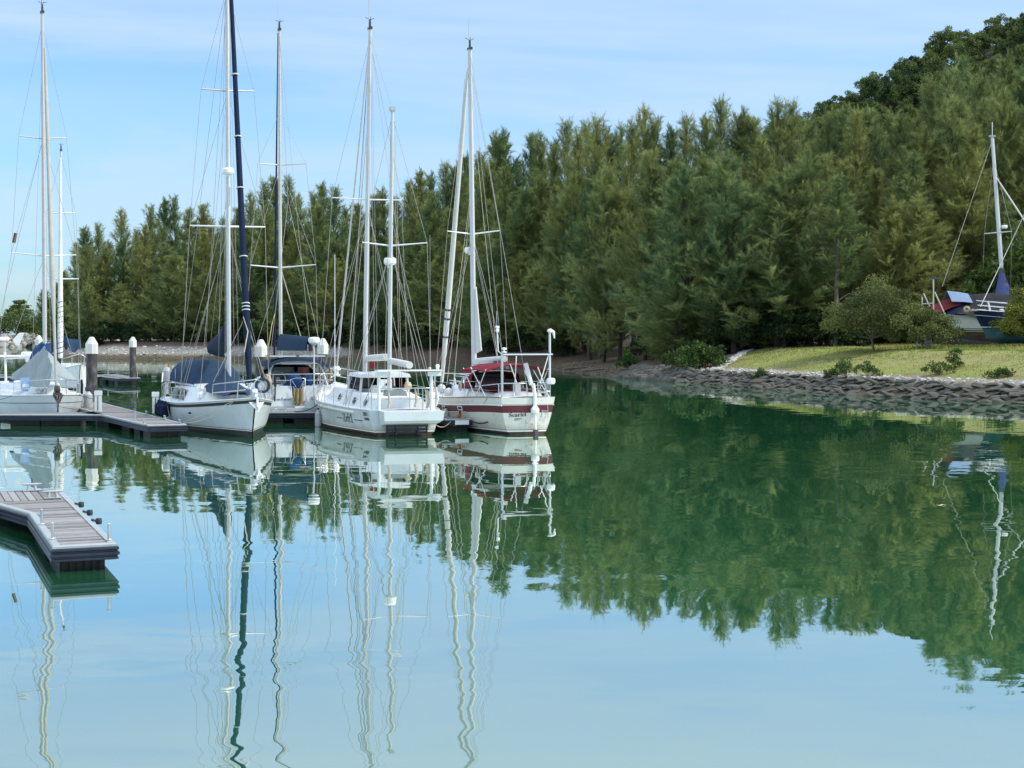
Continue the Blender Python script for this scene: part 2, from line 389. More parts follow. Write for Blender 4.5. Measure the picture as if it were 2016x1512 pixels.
def casuarina(seed, H=26.0, RR=4.6, bushy=0.0, lean=0.0, dens=46):
    rng = np.random.default_rng(seed); wood = MB()
    tl = [Vector((lean * H * u ** 2 + .25 * math.sin(u * 5 + seed), .25 * math.cos(u * 4 + seed), H * u * .97)) for u in np.linspace(0, 1, 8)]
    wood.tube(tl, [max(.02, .30 * (1 - u) ** .9) for u in np.linspace(0, 1, 8)], 6)
    def trunk(u):
        q = u * 7; i = min(6, int(q)); return np.array(tl[i].lerp(tl[i + 1], q - i))
    A, B, T = [], [], []
    n = 74
    for i in range(n):
        u = (.015 if bushy else .10) + .88 * ((i + rng.random()) / n) ** .9
        prof = (.62 + .38 * min(1, u / .22)) * (1 - max(0, (u - .25) / .78)) ** .64
        r = RR * prof * rng.uniform(.55, 1.25) + .35; az = i * 2.399 + rng.normal() * .5
        el = R(lerp(12, 66, u ** .75) + rng.normal() * 9); Lb = min(r / math.cos(el), RR * 1.7, .75 + (1 - u) * H * .31)
        dv = np.array([math.cos(az) * math.cos(el), math.sin(az) * math.cos(el), math.sin(el)]); b0 = trunk(u)
        bp = lambda s: b0 + dv * Lb * s + np.array([0, 0, .16 * Lb * s * s])
        wood.tube([bp(0), bp(.5), bp(.95)], [.05 * Lb / 4 + .02, .03, .008], 3, caps=False)
        bt = rng.uniform(0, .75)
        for k in range(int(5 + Lb * 3.2)):
            s = rng.uniform(.12, 1.02); pr = rng.normal(size=3); td = unit(dv * .75 + pr * .55 + np.array([0, 0, .45]))
            tlen = .45 + .26 * Lb * (1.15 - s) + rng.random() * .45
            A.append(bp(s)); B.append(td * tlen); T.append(np.clip(bt + rng.normal() * .15, 0, 1))
    for k in range(26):                                   # leading shoots
        us = rng.uniform(.80, 1.0); b0 = trunk(min(us, .995)); td = unit(np.array([rng.normal() * .24, rng.normal() * .24, 1]))
        A.append(b0); B.append(td * ((1.0 - us) * H * .24 + .55)); T.append(rng.uniform(.1, .7))
    A, B, T = np.array(A), np.array(B), np.array(T); ln = np.linalg.norm(B, axis=1)
    cnt = np.maximum(8, (ln * dens).astype(int)); ii = np.repeat(np.arange(len(A)), cnt); m = len(ii)
    s = rng.random(m); P = A[ii] + B[ii] * s[:, None] + rng.normal(size=(m, 3)) * .04
    D = unit(unit(B)[ii] * .9 + rng.normal(size=(m, 3)) * .42 + np.array([0, 0, .12]))
    V, F, t = blades(P, D, rng.uniform(.28, .62, m), rng.uniform(.022, .044, m), np.clip(T[ii] + rng.normal(size=m) * .12, 0, 1), rng)
    return wood, nmesh('crown', V, F, M_NEEDLE, {'tint': t}), float(np.percentile(V[:, 2], 99.8))

def broadleaf(seed, H, W, leaf, n_cl, per, M, zlow=.35, flat=1.0, trunk_r=.2, bark=None, forks=3, shell=True):
    rng = np.random.default_rng(seed); wood = MB(); P, D, T = [], [], []
    fork = np.array([rng.normal() * .05 * W, rng.normal() * .05 * W, H * zlow * .7])
    wood.tube([(0, 0, -.3), tuple(fork * .5 + np.array([.06 * W * rng.normal(), 0, 0])), tuple(fork)], [trunk_r, trunk_r * .8, trunk_r * .7], 6)
    for c in range(n_cl):
        az = c * 2.399 + rng.normal() * .4; q = math.sqrt((c + .5) / n_cl); rr = W * .5 * q * rng.uniform(.6, 1.2)
        top = H * (zlow + (1 - zlow) * math.sqrt(max(0, 1 - q * q * .92)))
        z = lerp(H * zlow, top * rng.uniform(.8, 1.12), 1 - rng.random() ** 2 * .75) * flat + H * (1 - flat) * .8
        cc = np.array([math.cos(az) * rr, math.sin(az) * rr, z]); cr = W * rng.uniform(.065, .17)
        if c % max(1, n_cl // 9) == 0:
            mid = fork * .5 + cc * .5 + np.array([0, 0, -.08 * H])
            wood.tube([tuple(fork), tuple(mid), tuple(cc)], [trunk_r * .5, trunk_r * .3, trunk_r * .1], 4, caps=False)
        v = unit(rng.normal(size=(per, 3)) + np.array([0, 0, .35])); rad = cr * (rng.random(per) ** (.35 if shell else .6))
        P.append(cc + v * rad[:, None] * np.array([1, 1, .72])); D.append(unit(v * .6 + rng.normal(size=(per, 3)) * .7 + np.array([0, 0, -.1])))
        T.append(np.clip(rng.uniform(.1, .8) + rng.normal(size=per) * .14, 0, 1))
    P, D, T = map(np.concatenate, (P, D, T)); m = len(P)
    V, F, t = blades(P, D, leaf * rng.uniform(.7, 1.3, m), leaf * rng.uniform(.4, .65, m), T, rng, True)
    return wood, nmesh('crown', V, F, M, {'tint': t})

def plant(name, label, cat, woodmesh, crown, loc, rz=0, sc=(1, 1, 1), group=None, bark=None, wname='trunk'):
    t = thing(name, label, cat, loc, rz, group); t.scale = sc
    if isinstance(woodmesh, MB): woodmesh = woodmesh.build(wname, bark or M_BARK, t).data
    else: obj(wname, woodmesh, t)
    obj('crown', crown, t); return t, woodmesh

# --- casuarinas along the shore
PROT = []
for k, (H, RR, bu, le) in enumerate([(26, 4.4, 0, 0), (26, 4.9, 0, .01), (26, 3.5, 0, -.01), (26, 4.5, 0, .015), (24, 5.4, 1, .02), (24, 5.8, 1, -.02), (24, 5.0, 1, 0), (26, 3.0, 0, .0)]):
    PROT.append((casuarina(40 + k, H, RR, bu, le, {2: 30, 7: 26}.get(k, 46)), H)); 
FRONT = ([60, 150, 300, 500, 700, 900, 1080, 1200, 1300, 1400, 1500, 1650, 1800, 2100], [290, 266, 262, 244, 226, 207, 181, 153, 143, 138, 134, 131, 131, 133])
ENVX = [80, 120, 150, 240, 310, 400, 450, 490, 540, 590, 640, 700, 800, 850, 900, 980, 1020, 1060, 1140, 1200, 1290, 1345, 1400, 1450, 1500, 1560, 1610, 1660, 1750, 1800, 1830, 1900, 1960, 2100]
ENVY = [560, 540, 462, 432, 398, 402, 420, 375, 358, 372, 372, 372, 362, 312, 318, 242, 300, 262, 232, 242, 226, 216, 226, 200, 216, 190, 225, 232, 212, 205, 150, 92, 125, 120]
wm = {}
rnd = random.Random(11)
side_words = lambda x: 'far left' if x < 350 else 'left' if x < 800 else 'middle' if x < 1250 else 'right' if x < 1700 else 'far right'
tree_list = []
def put_casuarina(pxx, D, topy, k, row, wide=1.0):
    X = (pxx - CX) / FPX * D; g = float(height(np.array([X]), np.array([D]))[0]); 
    if g < .8: return
    Ht = CAMH + (HY - topy) / FPX * D - g; (wood, crown, top), H = PROT[k]; s = Ht / top
    sw = (.72 * s + .28) * wide * rnd.uniform(.9, 1.12)
    label = {'back': 'tall feathery casuarina with a thin spire in the back row of the wood', 'mid': 'feathery casuarina in the middle of the wood behind the shore',
             'front': 'low bushy casuarina at the front edge of the wood above the shore'}[row]
    grp = {'back': 'tall casuarinas at the back of the wood', 'mid': 'casuarinas in the middle of the wood', 'front': 'casuarinas along the front of the wood'}[row]
    nm = 'casuarina_tree'
    t, wdm = plant(nm, label, 'tree', wm.get(k, wood), crown, (X, D, g - .15), rnd.uniform(0, 6.28), (sw, sw, s), grp)
    wm[k] = wdm; tree_list.append((pxx, D, t))
x = 62.0
while x < 2090:                                            # back row sets the skyline
    D = np.interp(x, *FRONT) + rnd.uniform(20, 40); e = np.interp(x, ENVX, ENVY) + rnd.uniform(-22, 34)
    put_casuarina(x, D, e, rnd.choice([0, 1, 2, 3, 7, 2, 7]), 'back', 1.1); x += rnd.uniform(17, 29) * (1.0 if x < 1300 else 1.35)
x = 90.0
while x < 2090:
    D = np.interp(x, *FRONT) + rnd.uniform(9, 17); e = np.interp(x, ENVX, ENVY); e = lerp(e, 680, rnd.uniform(.10, .32))
    put_casuarina(x, D, e, rnd.choice([0, 1, 3, 4, 5]), 'mid', 1.08); x += rnd.uniform(28, 44) * (1.0 if x < 1200 else 1.5)
x = 120.0
while x < 2090:
    D = np.interp(x, *FRONT) + rnd.uniform(0, 5); e = np.interp(x, ENVX, ENVY); e = lerp(e, 680, rnd.uniform(.38, .62))
    if not (1600 < x < 1690): put_casuarina(x, D, e, rnd.choice([4, 5, 6]), 'front', 1.22)
    x += rnd.uniform(40, 66) * (1.0 if x < 1150 else 1.6)

# --- hill forest
HP = []
for k in range(5):
    HP.append(broadleaf(200 + k, 11, 9.5, .62, 34, 120, M_JUNGLE, .28, trunk_r=.3))
hw = {}
for ix in range(26):
    for iy in range(13):
        X = 60 + ix * 7.2 + rnd.uniform(-2.5, 2.5); Y = 428 + iy * 8.6 + rnd.uniform(-3, 3); z = float(hillz(np.array([X]), np.array([Y]))[0])
        yy = HY - (z + 9 - CAMH) / Y * FPX; xx = CX + X / Y * FPX
        if xx > 2060 or xx < 1440 or yy > np.interp(xx, ENVX, ENVY) + 45: continue
        k = rnd.randrange(5); s = rnd.choice([.55, .7, .85, .95, 1.05]) * rnd.uniform(.9, 1.1); wood, crown = HP[k]
        t, hw[k] = plant('rainforest_tree', 'round crowned broadleaf tree on the hillside behind the casuarinas', 'tree', hw.get(k, wood), crown, (X, Y, z - 1.0), rnd.uniform(0, 6.28), (s, s, s * rnd.uniform(.85, 1.2)), 'trees on the hill')

# --- undergrowth at the foot of the wood
UG = [broadleaf(300 + k, 3.2, 4.2, .26, 30, 110, M_DARKLEAF, .12, trunk_r=.06) for k in range(3)]; uw = {}
ugl = []
x = 130.0
while x < 2050: ugl.append((x, rnd.uniform(-1.5, 4))); x += rnd.uniform(18, 34)
x = 130.0
while x < 1500: ugl.append((x, rnd.uniform(8, 16))); x += rnd.uniform(16, 30)
for x, dD in ugl:
    D = np.interp(x, *FRONT) + dD; X = (x - CX) / FPX * D; g = float(height(np.array([X]), np.array([D]))[0])
    if g > 1.2 and not (1830 < x < 2050 and D < 126):
        k = rnd.randrange(3); s = rnd.uniform(.7, 1.4); wood, crown = UG[k]
        t, uw[k] = plant('undergrowth_bush', 'dark bush in the shade under the casuarinas', 'bush', uw.get(k, wood), crown, (X, D, g - .1), rnd.uniform(0, 6.28), (s, s, s * rnd.uniform(.7, 1.2)), 'bushes under the wood', wname='stem')
# wide front trees sweeping down to the bank
for x, dD, ty, k, wd in ((1120, -3, 540, 4, 1.35), (1185, -4, 500, 5, 1.5), (1265, -3, 425, 5, 1.5), (1345, -2, 330, 4, 1.4), (1330, -4, 560, 6, 1.5), (1440, -1, 300, 5, 1.35), (1530, 0, 345, 4, 1.45), (1590, 1, 300, 6, 1.4), (1755, 1, 390, 4, 1.2), (340, 2, 500, 5, 1.5), (440, 0, 560, 4, 1.3), (560, 0, 520, 6, 1.3), (960, -2, 500, 5, 1.4), (1040, -2, 545, 4, 1.4)):
    put_casuarina(x, np.interp(x, *FRONT) + dD, ty, k, 'front', wd)
# tall trees whose bare trunks show at the wood's foot
for i, (x, dD, hgt, ln, k, ty) in enumerate([(1645, -1, 10, .2, 3, 345), (1797, 6, 12, .1, 0, 300), (1905, 6, 11, .4, 1, 250)]):
    D = np.interp(x, *FRONT) + dD; X = (x - CX) / FPX * D; g = float(height(np.array([X]), np.array([D]))[0]); (wood, crown, top), H = PROT[k]
    wd = MB().tube([(0, 0, -.2), (ln * .25, 0, hgt * .35), (ln * .6, .1, hgt * .7), (ln, 0, hgt)], [.22, .19, .16, .12], 7)
    for q_ in range(5):
        a = q_ * 2.4; z = hgt * (.4 + .1 * q_); wd.tube([(ln * z / hgt, 0, z), (ln * z / hgt + math.cos(a) * 1.1, math.sin(a) * 1.1, z + .7), (ln * z / hgt + math.cos(a) * 2.0, math.sin(a) * 2, z + .5)], [.06, .04, .01], 4, caps=False)
    t = thing('casuarina_tree', ['casuarina with a bare pale trunk left of the wide round shrub', 'casuarina with a bare trunk behind the two shrubs', 'casuarina with a bare trunk behind the stored boats'][i], 'tree', (X, D, g)); wd.build('trunk', M_PALEBARK if i == 0 else M_BARK, t)
    z0 = hgt * .42; s = (CAMH + (HY - ty) / FPX * D - g - z0) / top; c = obj('crown', crown, t, (ln * .5, 0, z0)); c.scale = (s * 1.35, s * 1.35, s)

# --- individual shrubs and trees on the grass bank
def at_ground(x, D):
    X = (x - CX) / FPX * D; return (X, D, float(height(np.array([X]), np.array([D]))[0]) - .05)
def one(name, label, cat, spec, loc, rz=0, wname='trunk', bark=None, sc=(1, 1, 1)):
    wood, crown = broadleaf(*spec[0], **spec[1]); return plant(name, label, cat, wood, crown, loc, rz, sc, None, bark, wname)[0]
one('shrub_tree', 'wide round shrubby tree on the grass left of the stored boats', 'tree', ((501, 4.7, 7.0, .17, 90, 260, M_SHRUB), dict(zlow=.30, trunk_r=.10, shell=True)), at_ground(1722, 114), 1, bark=M_PALEBARK)
one('shrub_tree', 'spreading low shrub with light leaves in front of the tarp covered boat', 'tree', ((502, 2.7, 5.4, .16, 60, 220, M_SHRUB), dict(zlow=.25, trunk_r=.08)), at_ground(1815, 113), 2, bark=M_PALEBARK)
one('shrub_tree', 'yellow green shrub at the right edge in front of the blue boat', 'tree', ((503, 4.4, 4.6, .16, 70, 260, M_YELLOW), dict(zlow=.18, trunk_r=.08)), at_ground(2032, 110), 0)
one('broadleaf_tree', 'bright green large leaved tree behind the tarp covered boat', 'tree', ((504, 9.5, 9.0, .5, 60, 90, M_LEAF), dict(zlow=.2, trunk_r=.16)), at_ground(2008, 128), 0)
one('shore_bush', 'dark green broad leaved bush mound on the bare bank', 'bush', ((505, 1.9, 4.6, .3, 50, 70, M_LEAF), dict(zlow=.05, trunk_r=.05)), at_ground(1374, 124), 0, 'stem')
one('shore_bush', 'small bright bush beside the left end of the stone revetment', 'bush', ((506, 1.7, 1.8, .24, 18, 60, M_LEAF), dict(zlow=.1, trunk_r=.04)), at_ground(1237, 137), 0, 'stem')
for i, (x, y, D, h, wd, lb) in enumerate([(1664, 738, 97.5, 1.25, 1.6, 'leafy weed clump with an upright shoot low on the grass slope'), (1708, 738, 96.5, .9, 1.9, 'round leafy weed clump right of the upright one on the slope'),
        (1845, 748, 92.5, 1.0, 1.9, 'green weed clump above the stones in the middle of the slope'), (1880, 730, 94.5, 1.3, 1.3, 'thin upright weed above the middle weed clump'), (1972, 748, 88, .6, 1.6, 'low weed clump at the right end of the slope'),
        (1498, 722, 108, .7, 1.4, 'dark little weed beside the black stump on the grass'), (1640, 735, 99, .5, 1.3, 'lowest leafy weed at the left of the slope clumps'), (1345, 705, 128, 1.2, 2.0, 'fern like bush left of the dark bush mound')]):
    one('weed_clump', lb, 'weed', ((520 + i, h, wd, .15, 16, 45, M_LEAF), dict(zlow=.1, trunk_r=.02)), at_ground(x, D), i, 'stem')

# --- grass on the bank
rng = np.random.default_rng(77); n = 150000
gxx = rng.uniform(8, 60, n); gyy = rng.uniform(76, 136, n); dd = sdist(gxx, gyy); keep = (dd > 3.9 + wob(gxx, gyy, .7) * 1.3) & (dd < 30) & (LAWN(gxx, gyy) < -.4) & (gyy < 133) & (gxx / gyy < .37)
keep &= (wob(gxx, gyy, 1.9) + rng.normal(size=n) * .5 > -.15)
gxx, gyy = gxx[keep], gyy[keep]; m = len(gxx); hz = height(gxx, gyy)
tall = np.where((gyy > 104) & (gxx > 31), 2.6, 1.0)
Pg = np.stack([gxx, gyy, hz - .02], -1); Dg = unit(np.stack([rng.normal(size=m) * .5, rng.normal(size=m) * .5, np.ones(m)], -1))
M_GRASS = leaf_material('grass_blades', (.22, .27, .055), (.22, .27, .055), (.40, .35, .13), .4)
V, F, tt = blades(Pg, Dg, rng.uniform(.05, .17, m) * tall, rng.uniform(.05, .10, m), np.clip(.45 + wob(gxx, gyy, .35) * .55 + rng.normal(size=m) * .15, 0, 1), rng)
tag(obj('grass', nmesh('grass', V, F, M_GRASS, {'tint': tt})), 'short yellowing grass covering the bank', kind='stuff')

# ------------------------------------------------------------------ rocks
def rock_mesh(seed, sx, sy, sz, M):
    rr = random.Random(seed); b = bpy.data.meshes.new('rock'); import bmesh
    bm = bmesh.new(); bmesh.ops.create_icosphere(bm, subdivisions=2, radius=.5)
    off = Vector((rr.uniform(0, 50), rr.uniform(0, 50), rr.uniform(0, 50)))
    planes = [(Vector((rr.gauss(0, 1), rr.gauss(0, 1), rr.gauss(0, 1))).normalized(), rr.uniform(.28, .42)) for _ in range(9)]
    for v in bm.verts:
        for nrm, d in planes:
            e = v.co.dot(nrm) - d
            if e > 0: v.co -= nrm * e
        v.co *= 1 + .16 * mnoise.noise(v.co * 3 + off)
        v.co = Vector((v.co.x * sx, v.co.y * sy, v.co.z * sz))
    bm.to_mesh(b); bm.free(); b.materials.append(M); return b
M_ROCK = mat('dark_revetment_rock', (.070, .066, .055), .9, var=.45, vscale=2.2, bump=.5, bscale=7, dirt=(.16, .15, .125), damt=.35)
M_PALE = mat('pale_boulder', (.30, .275, .25), .9, var=.35, vscale=.8, bump=.4, bscale=5, dirt=(.12, .10, .085), damt=.6)
RK = [rock_mesh(700 + i, 1.12, .62, .27, M_ROCK) for i in range(6)]
def shore_pt(s):                                           # s metres along the right-hand waterline from the right
    seg = SHORE[:6]; 
    for (x0, y0), (x1, y1) in zip(seg[:-1], seg[1:]):
        l = math.hypot(x1 - x0, y1 - y0)
        if s <= l: return x0 + (x1 - x0) * s / l, y0 + (y1 - y0) * s / l, (x1 - x0) / l, (y1 - y0) / l
        s -= l
    return None
cnt = 0
s = 50.0
placed = []
while True:
    q = shore_pt(s)
    if q is None or q[1] > 134: break
    x0, y0, tx, ty = q; nxx, nyy = ty, -tx                  # inland normal
    if x0 / y0 < .37:
        for row in range(6):
            d = -.1 + row * .37 + rnd.uniform(-.12, .12); X = x0 + nxx * d + tx * rnd.uniform(-.4, .4); Y = y0 + nyy * d + ty * rnd.uniform(-.4, .4)
            placed.append((X, Y, row, math.atan2(ty, tx)))
    s += rnd.uniform(.7, .95) if s < 72 else rnd.uniform(.8, 1.15)
placed.sort(key=lambda p: p[1]); 
for i, (X, Y, row, an) in enumerate(placed):
    z = float(height(np.array([X]), np.array([Y]))[0]); sc = rnd.uniform(.65, 1.1)
    if i < 295:
        o = obj('revetment_rock', RK[rnd.randrange(6)], None, (X, Y, z + .06)); o.scale = (sc, sc, sc * rnd.uniform(.8, 1.2))
        o.rotation_euler = (rnd.uniform(-.5, .2), rnd.uniform(-.45, .45), an + .6 + rnd.uniform(-.5, .5))
        tag(o, 'angular dark stone in the piled revetment along the right waterline', 'rock', 'stones of the revetment')
rest = placed[295:]
def scatter(name, label, pts, size, M, seed, kind='stuff'):
    rr = random.Random(seed); base = [rock_mesh(seed + i, 1, .8, .6, M) for i in range(4)]; Vs, Fs, o = [], [], 0
    arr = []
    for b in base:
        v = np.empty(len(b.vertices) * 3, np.float32); b.vertices.foreach_get('co', v); f = np.array([p.vertices[:] for p in b.polygons]); arr.append((v.reshape(-1, 3), f))
    for (X, Y, z, sc) in pts:
        v, f = arr[rr.randrange(4)]; E = Matrix.Rotation(rr.uniform(0, 6.28), 3, 'Z') @ Matrix.Rotation(rr.uniform(-.6, .6), 3, 'X')
        Vs.append((v * size * sc) @ np.array(E).T + np.array([X, Y, z])); Fs.append(f + o); o += len(v)
    return tag(obj(name, nmesh(name, np.concatenate(Vs), np.concatenate(Fs), M)), label, kind=kind)
if rest:
    scatter('revetment_stones', 'far end of the dark stone revetment', [(X, Y, float(height(np.array([X]), np.array([Y]))[0]) + .05, rnd.uniform(.8, 1.2)) for X, Y, _, _ in rest], 1.25, M_ROCK, 720)
def gather(n, xr, yr, cond, hs):
    rg = np.random.default_rng(hs); X = rg.uniform(*xr, n); Y = rg.uniform(*yr, n); d = sdist(X, Y); k = cond(X, Y, d); X, Y = X[k], Y[k]; z = height(X, Y)
    return [(a, b, c, s) for a, b, c, s in zip(X, Y, z, rg.uniform(.4, 1.3, len(X)))]
M_WSTONE = mat('white_stone', (.42, .40, .375), .9, var=.3, vscale=2, dirt=(.16, .14, .12), damt=.7, dscale=.8)
M_BSTONE = mat('brown_stone', (.11, .085, .055), .9, var=.4, vscale=2)
scatter('white_stones', 'white rubble on the shore below the left wood', gather(5200, (-86, -26), (218, 268), lambda X, Y, d: (d > 2.4) & (d < 6.8 + wob(X, Y, .5) * 1.2), 5), .55, M_WSTONE, 740)
scatter('brown_stones', 'brown tide stained stones along the left waterline', gather(5200, (-88, -5), (195, 268), lambda X, Y, d: (d > -.3) & (d < 2.8), 6), .6, M_BSTONE, 750)
scatter('gravel_stones', 'pale broken stone above the revetment', gather(6500, (9, 45), (76, 128), lambda X, Y, d: (d > 1.9) & (d < 3.5 + wob(X, Y, .9) * 1.2), 7), .30, M_WSTONE, 760)
scatter('lawn_edge_stones', 'line of pale broken stone along the left edge of the lawn', gather(9000, (14, 25), (114, 138), lambda X, Y, d: (d > 2.5) & (d < 12.5) & (np.abs(LAWN(X, Y) - 1.0 + wob(X, Y, .8) * 1.5) < 1.3), 9), .34, M_WSTONE, 765)
scatter('beach_stones', 'scattered stones on the brown beach between the trees and the water', gather(2600, (-2, 16), (124, 200), lambda X, Y, d: (d > -.2) & (d < 4.5), 8), .42, M_BSTONE, 770)

# --- far breakwater with its trees
bwp = MB(); prof = [(-9, -1), (-5, 2.6), (-3.6, 5.2), (3.6, 5.6), (9, -1)]
def bw_line(u): return Vector((lerp(-330, -108, u), lerp(592, 560, u), 0))
bwp.grid([[(bw_line(u).x, bw_line(u).y + a, z - 1.0) for a, z in prof] for u in np.linspace(0, 1, 40)], 0, False)
bwp.build('breakwater', mat('breakwater_fill', (.10, .085, .07), .95, var=.4, vscale=.4)); tag(bpy.data.objects['breakwater'], 'long rock breakwater across the harbour mouth at far left', 'breakwater', kind='structure')
BK = [rock_mesh(800 + i, 1.5, 1.2, 1.0, M_PALE) for i in range(5)]
for i in range(285):
    u = rnd.uniform(.52, .995); c = bw_line(u); k = rnd.random(); y = lerp(-9.6, -3.4, k); z = lerp(-.2, 4.4, k)
    o = obj('breakwater_boulder', BK[rnd.randrange(5)], None, (c.x, c.y + y, z)); s = rnd.uniform(1.3, 3.0); o.scale = (s, s, s); o.rotation_euler = (rnd.uniform(-1, 1), rnd.uniform(-1, 1), rnd.uniform(0, 6))
    tag(o, 'pale grey boulder heaped on the far breakwater', 'rock', 'boulders of the breakwater')
one('pagoda_tree', 'dark layered tree standing on the far breakwater', 'tree', ((540, 11.5, 14, .7, 70, 80, M_JUNGLE), dict(zlow=.1, trunk_r=.3)), (-193, 577, 4.3), 0)
tp = MB(); tp.tube([(0, 0, 0), (0, 0, 7.6)], [.3, .12], 6)
V, F, tt = [], [], []
rng = np.random.default_rng(9); P = []; 
for z, rr in ((3.6, 5.0), (5.4, 3.2), (7.2, 2.0)):
    for k in range(5):
        a = k * 1.256 + z; tp.tube([(0, 0, z - .4), (math.cos(a) * rr, math.sin(a) * rr, z + .3)], [.12, .05], 4); 
        q = rng.random(160); P.append(np.stack([math.cos(a) * rr * q + rng.normal(size=160) * .4, math.sin(a) * rr * q + rng.normal(size=160) * .4, z + q * .3 + rng.normal(size=160) * .15], -1))
P = np.concatenate(P); V, F, tt = blades(P, unit(rng.normal(size=P.shape)), np.full(len(P), .9), np.full(len(P), .5), rng.random(len(P)), rng, True)
t = thing('pagoda_tree', 'tree top with flat tiers of branches above the breakwater', 'tree', (-193, 580, 12.2)); t.location.z = 10.2; tp.build('trunk', M_BARK, t); obj('crown', nmesh('crown', V, F, M_JUNGLE, {'tint': tt}), t)
for i, (x, h, wd) in enumerate([(4, 7, 11), (52, 5, 9), (66, 4.2, 9), (80, 5.5, 9), (96, 5, 9), (-14, 8, 12)]):
    D = 578; one('breakwater_bush', ['round dark bush left of the layered breakwater tree', 'low bush just right of the layered breakwater tree', 'second low bush right of the layered breakwater tree', 'bush behind the nearest left mast on the breakwater', 'bush at the landward end of the breakwater', 'bush at the left frame edge on the breakwater'][i],
        'bush', ((560 + i, h, wd, .6, 30, 60, M_JUNGLE), dict(zlow=.05, trunk_r=.15)), ((x - CX) / FPX * D, D, 4.2), i, 'stem')
# ------------------------------------------------------------------ materials for docks and boats
GEL = mat('white_gelcoat', (.66, .68, .69), .28, var=.04, vscale=1.2, dirt=(.50, .47, .40), dscale=.9, damt=.45)
GELB = mat('cool_white_gelcoat', (.52, .565, .59), .3, var=.05, vscale=.9, dirt=(.40, .39, .34), dscale=.9, damt=.45, scum=(.34, .29, .18))
CREAM = mat('cream_gelcoat', (.62, .62, .575), .3, var=.05, vscale=1.0, dirt=(.46, .41, .33), dscale=.9, damt=.45, scum=(.36, .30, .18))
DECKW = mat('deck_white', (.70, .715, .74), .5, var=.05, vscale=4, dirt=(.5, .48, .44), dscale=2, damt=.25)
BLACK = mat('black_paint', (.016, .016, .018), .35, var=.2)
BOOTG = mat('dark_green_antifoul', (.006, .013, .011), .55, var=.3)
BOOTR = mat('red_brown_antifoul', (.055, .022, .018), .6, var=.35, dirt=(.16, .11, .09), dscale=5, damt=.6)
MAROON = mat('maroon_stripe', (.105, .016, .022), .35, var=.15)
MARF = mat('maroon_canvas', (.15, .015, .028), .85, spec=.12, var=.2, vscale=3, bump=.2, bscale=30)
NAVY = mat('navy_canvas', (.020, .042, .081), .85, spec=.12, var=.22, vscale=2.5, bump=.25, bscale=14)
DNAVY = mat('dark_navy_canvas', (.009, .017, .042), .8, spec=.12, var=.3, vscale=5, bump=.2, bscale=14)
BLUEF = mat('blue_canvas', (.018, .060, .16), .85, spec=.12, var=.2, vscale=3, bump=.2, bscale=14)
GREYF = mat('grey_awning', (.26, .30, .315), .9, spec=.12, var=.16, vscale=1.4, bump=.3, bscale=6, dirt=(.2, .2, .19), dscale=1.0, damt=.35)
GOLDF = mat('gold_cloth', (.26, .205, .10), .9, spec=.12, var=.25, vscale=8, bump=.3, bscale=20)
WHITEF = mat('white_sailcloth', (.56, .56, .55), .8, spec=.12, var=.08, vscale=4, dirt=(.4, .38, .34), dscale=2, damt=.35)
ALU = mat('mast_aluminium', (.62, .63, .64), .42, .35, var=.05, vscale=1)
WMAST = mat('white_mast_paint', (.50, .51, .525), .35, var=.05, vscale=.8, dirt=(.5, .48, .44), dscale=.6, damt=.25)
GMAST = mat('grey_mast_paint', (.50, .485, .47), .45, .25, var=.08, vscale=.8)
STEEL = mat('stainless', (.62, .62, .62), .28, .85, var=.08)
WIRE = mat('rigging_wire', (.34, .325, .30), .5, .3, var=.1)
DWIRE = mat('dark_line', (.03, .03, .032), .7)
ROPE = mat('pale_rope', (.42, .38, .31), .9, var=.25, vscale=20)
BROPE = mat('blue_rope', (.05, .09, .16), .9, var=.25, vscale=20)
GLASS = mat('dark_window', (.018, .022, .026), .08, var=.1)
CLEAR = mat('pale_window', (.20, .235, .235), .12, var=.15, vscale=3)
RUBBER = mat('black_rubber', (.016, .017, .02), .6, var=.3)
TAN = mat('tan_cushion', (.50, .40, .27), .85, var=.2)
ORANGE = mat('orange_plastic', (.55, .09, .02), .5)
RED = mat('red_cloth', (.135, .022, .024), .85, spec=.12)
TEAK = mat('teak_trim', (.20, .115, .06), .65, var=.3, vscale=8)
INSIDE = mat('dark_interior', (.035, .033, .032), .8, var=.3)
WPLAST = mat('white_plastic', (.76, .77, .77), .35, var=.03)
GPLAST = mat('grey_plastic', (.36, .38, .39), .45, var=.06)
BEIGE = mat('cabin_lining', (.30, .27, .235), .8, var=.15)
DFASC = mat('dock_rubber_navy', (.011, .018, .036), .45, var=.35, vscale=5, dirt=(.055, .065, .075), dscale=4, damt=.3)
DALU = mat('dock_alu_edge', (.33, .35, .36), .45, .3, var=.1, vscale=4)
FLOATM = mat('black_float', (.010, .011, .011), .7, var=.4, dirt=(.03, .035, .025), dscale=4, damt=.5)
PLANK = mat('weathered_plank', (.205, .195, .20), .85, var=.16, vscale=7, tint_attr=True, bump=.25, bscale=30)
PILEM = mat('pile_black', (.030, .029, .030), .8, var=.4, vscale=1.5, dirt=(.19, .175, .155), dscale=4.5, damt=.8)
PILEW = mat('pile_cap_white', (.56, .555, .52), .5, var=.05, dirt=(.45, .43, .36), dscale=3, damt=.25)
INK = mat('lettering_black', (.012, .014, .022), .5)
INKB = mat('lettering_slate', (.055, .075, .12), .5)
TEAL = mat('teal_antifoul', (.022, .085, .105), .6, var=.3, vscale=2)
PURPLE = mat('dull_violet_antifoul', (.075, .06, .075), .75, var=.35, vscale=1.5)
BHULL = mat('deep_blue_hull', (.006, .014, .055), .18, var=.1)
TARP = mat('black_mesh_tarp', (.025, .026, .032), .95, spec=.12, var=.3, vscale=1.2, bump=.3, bscale=4)
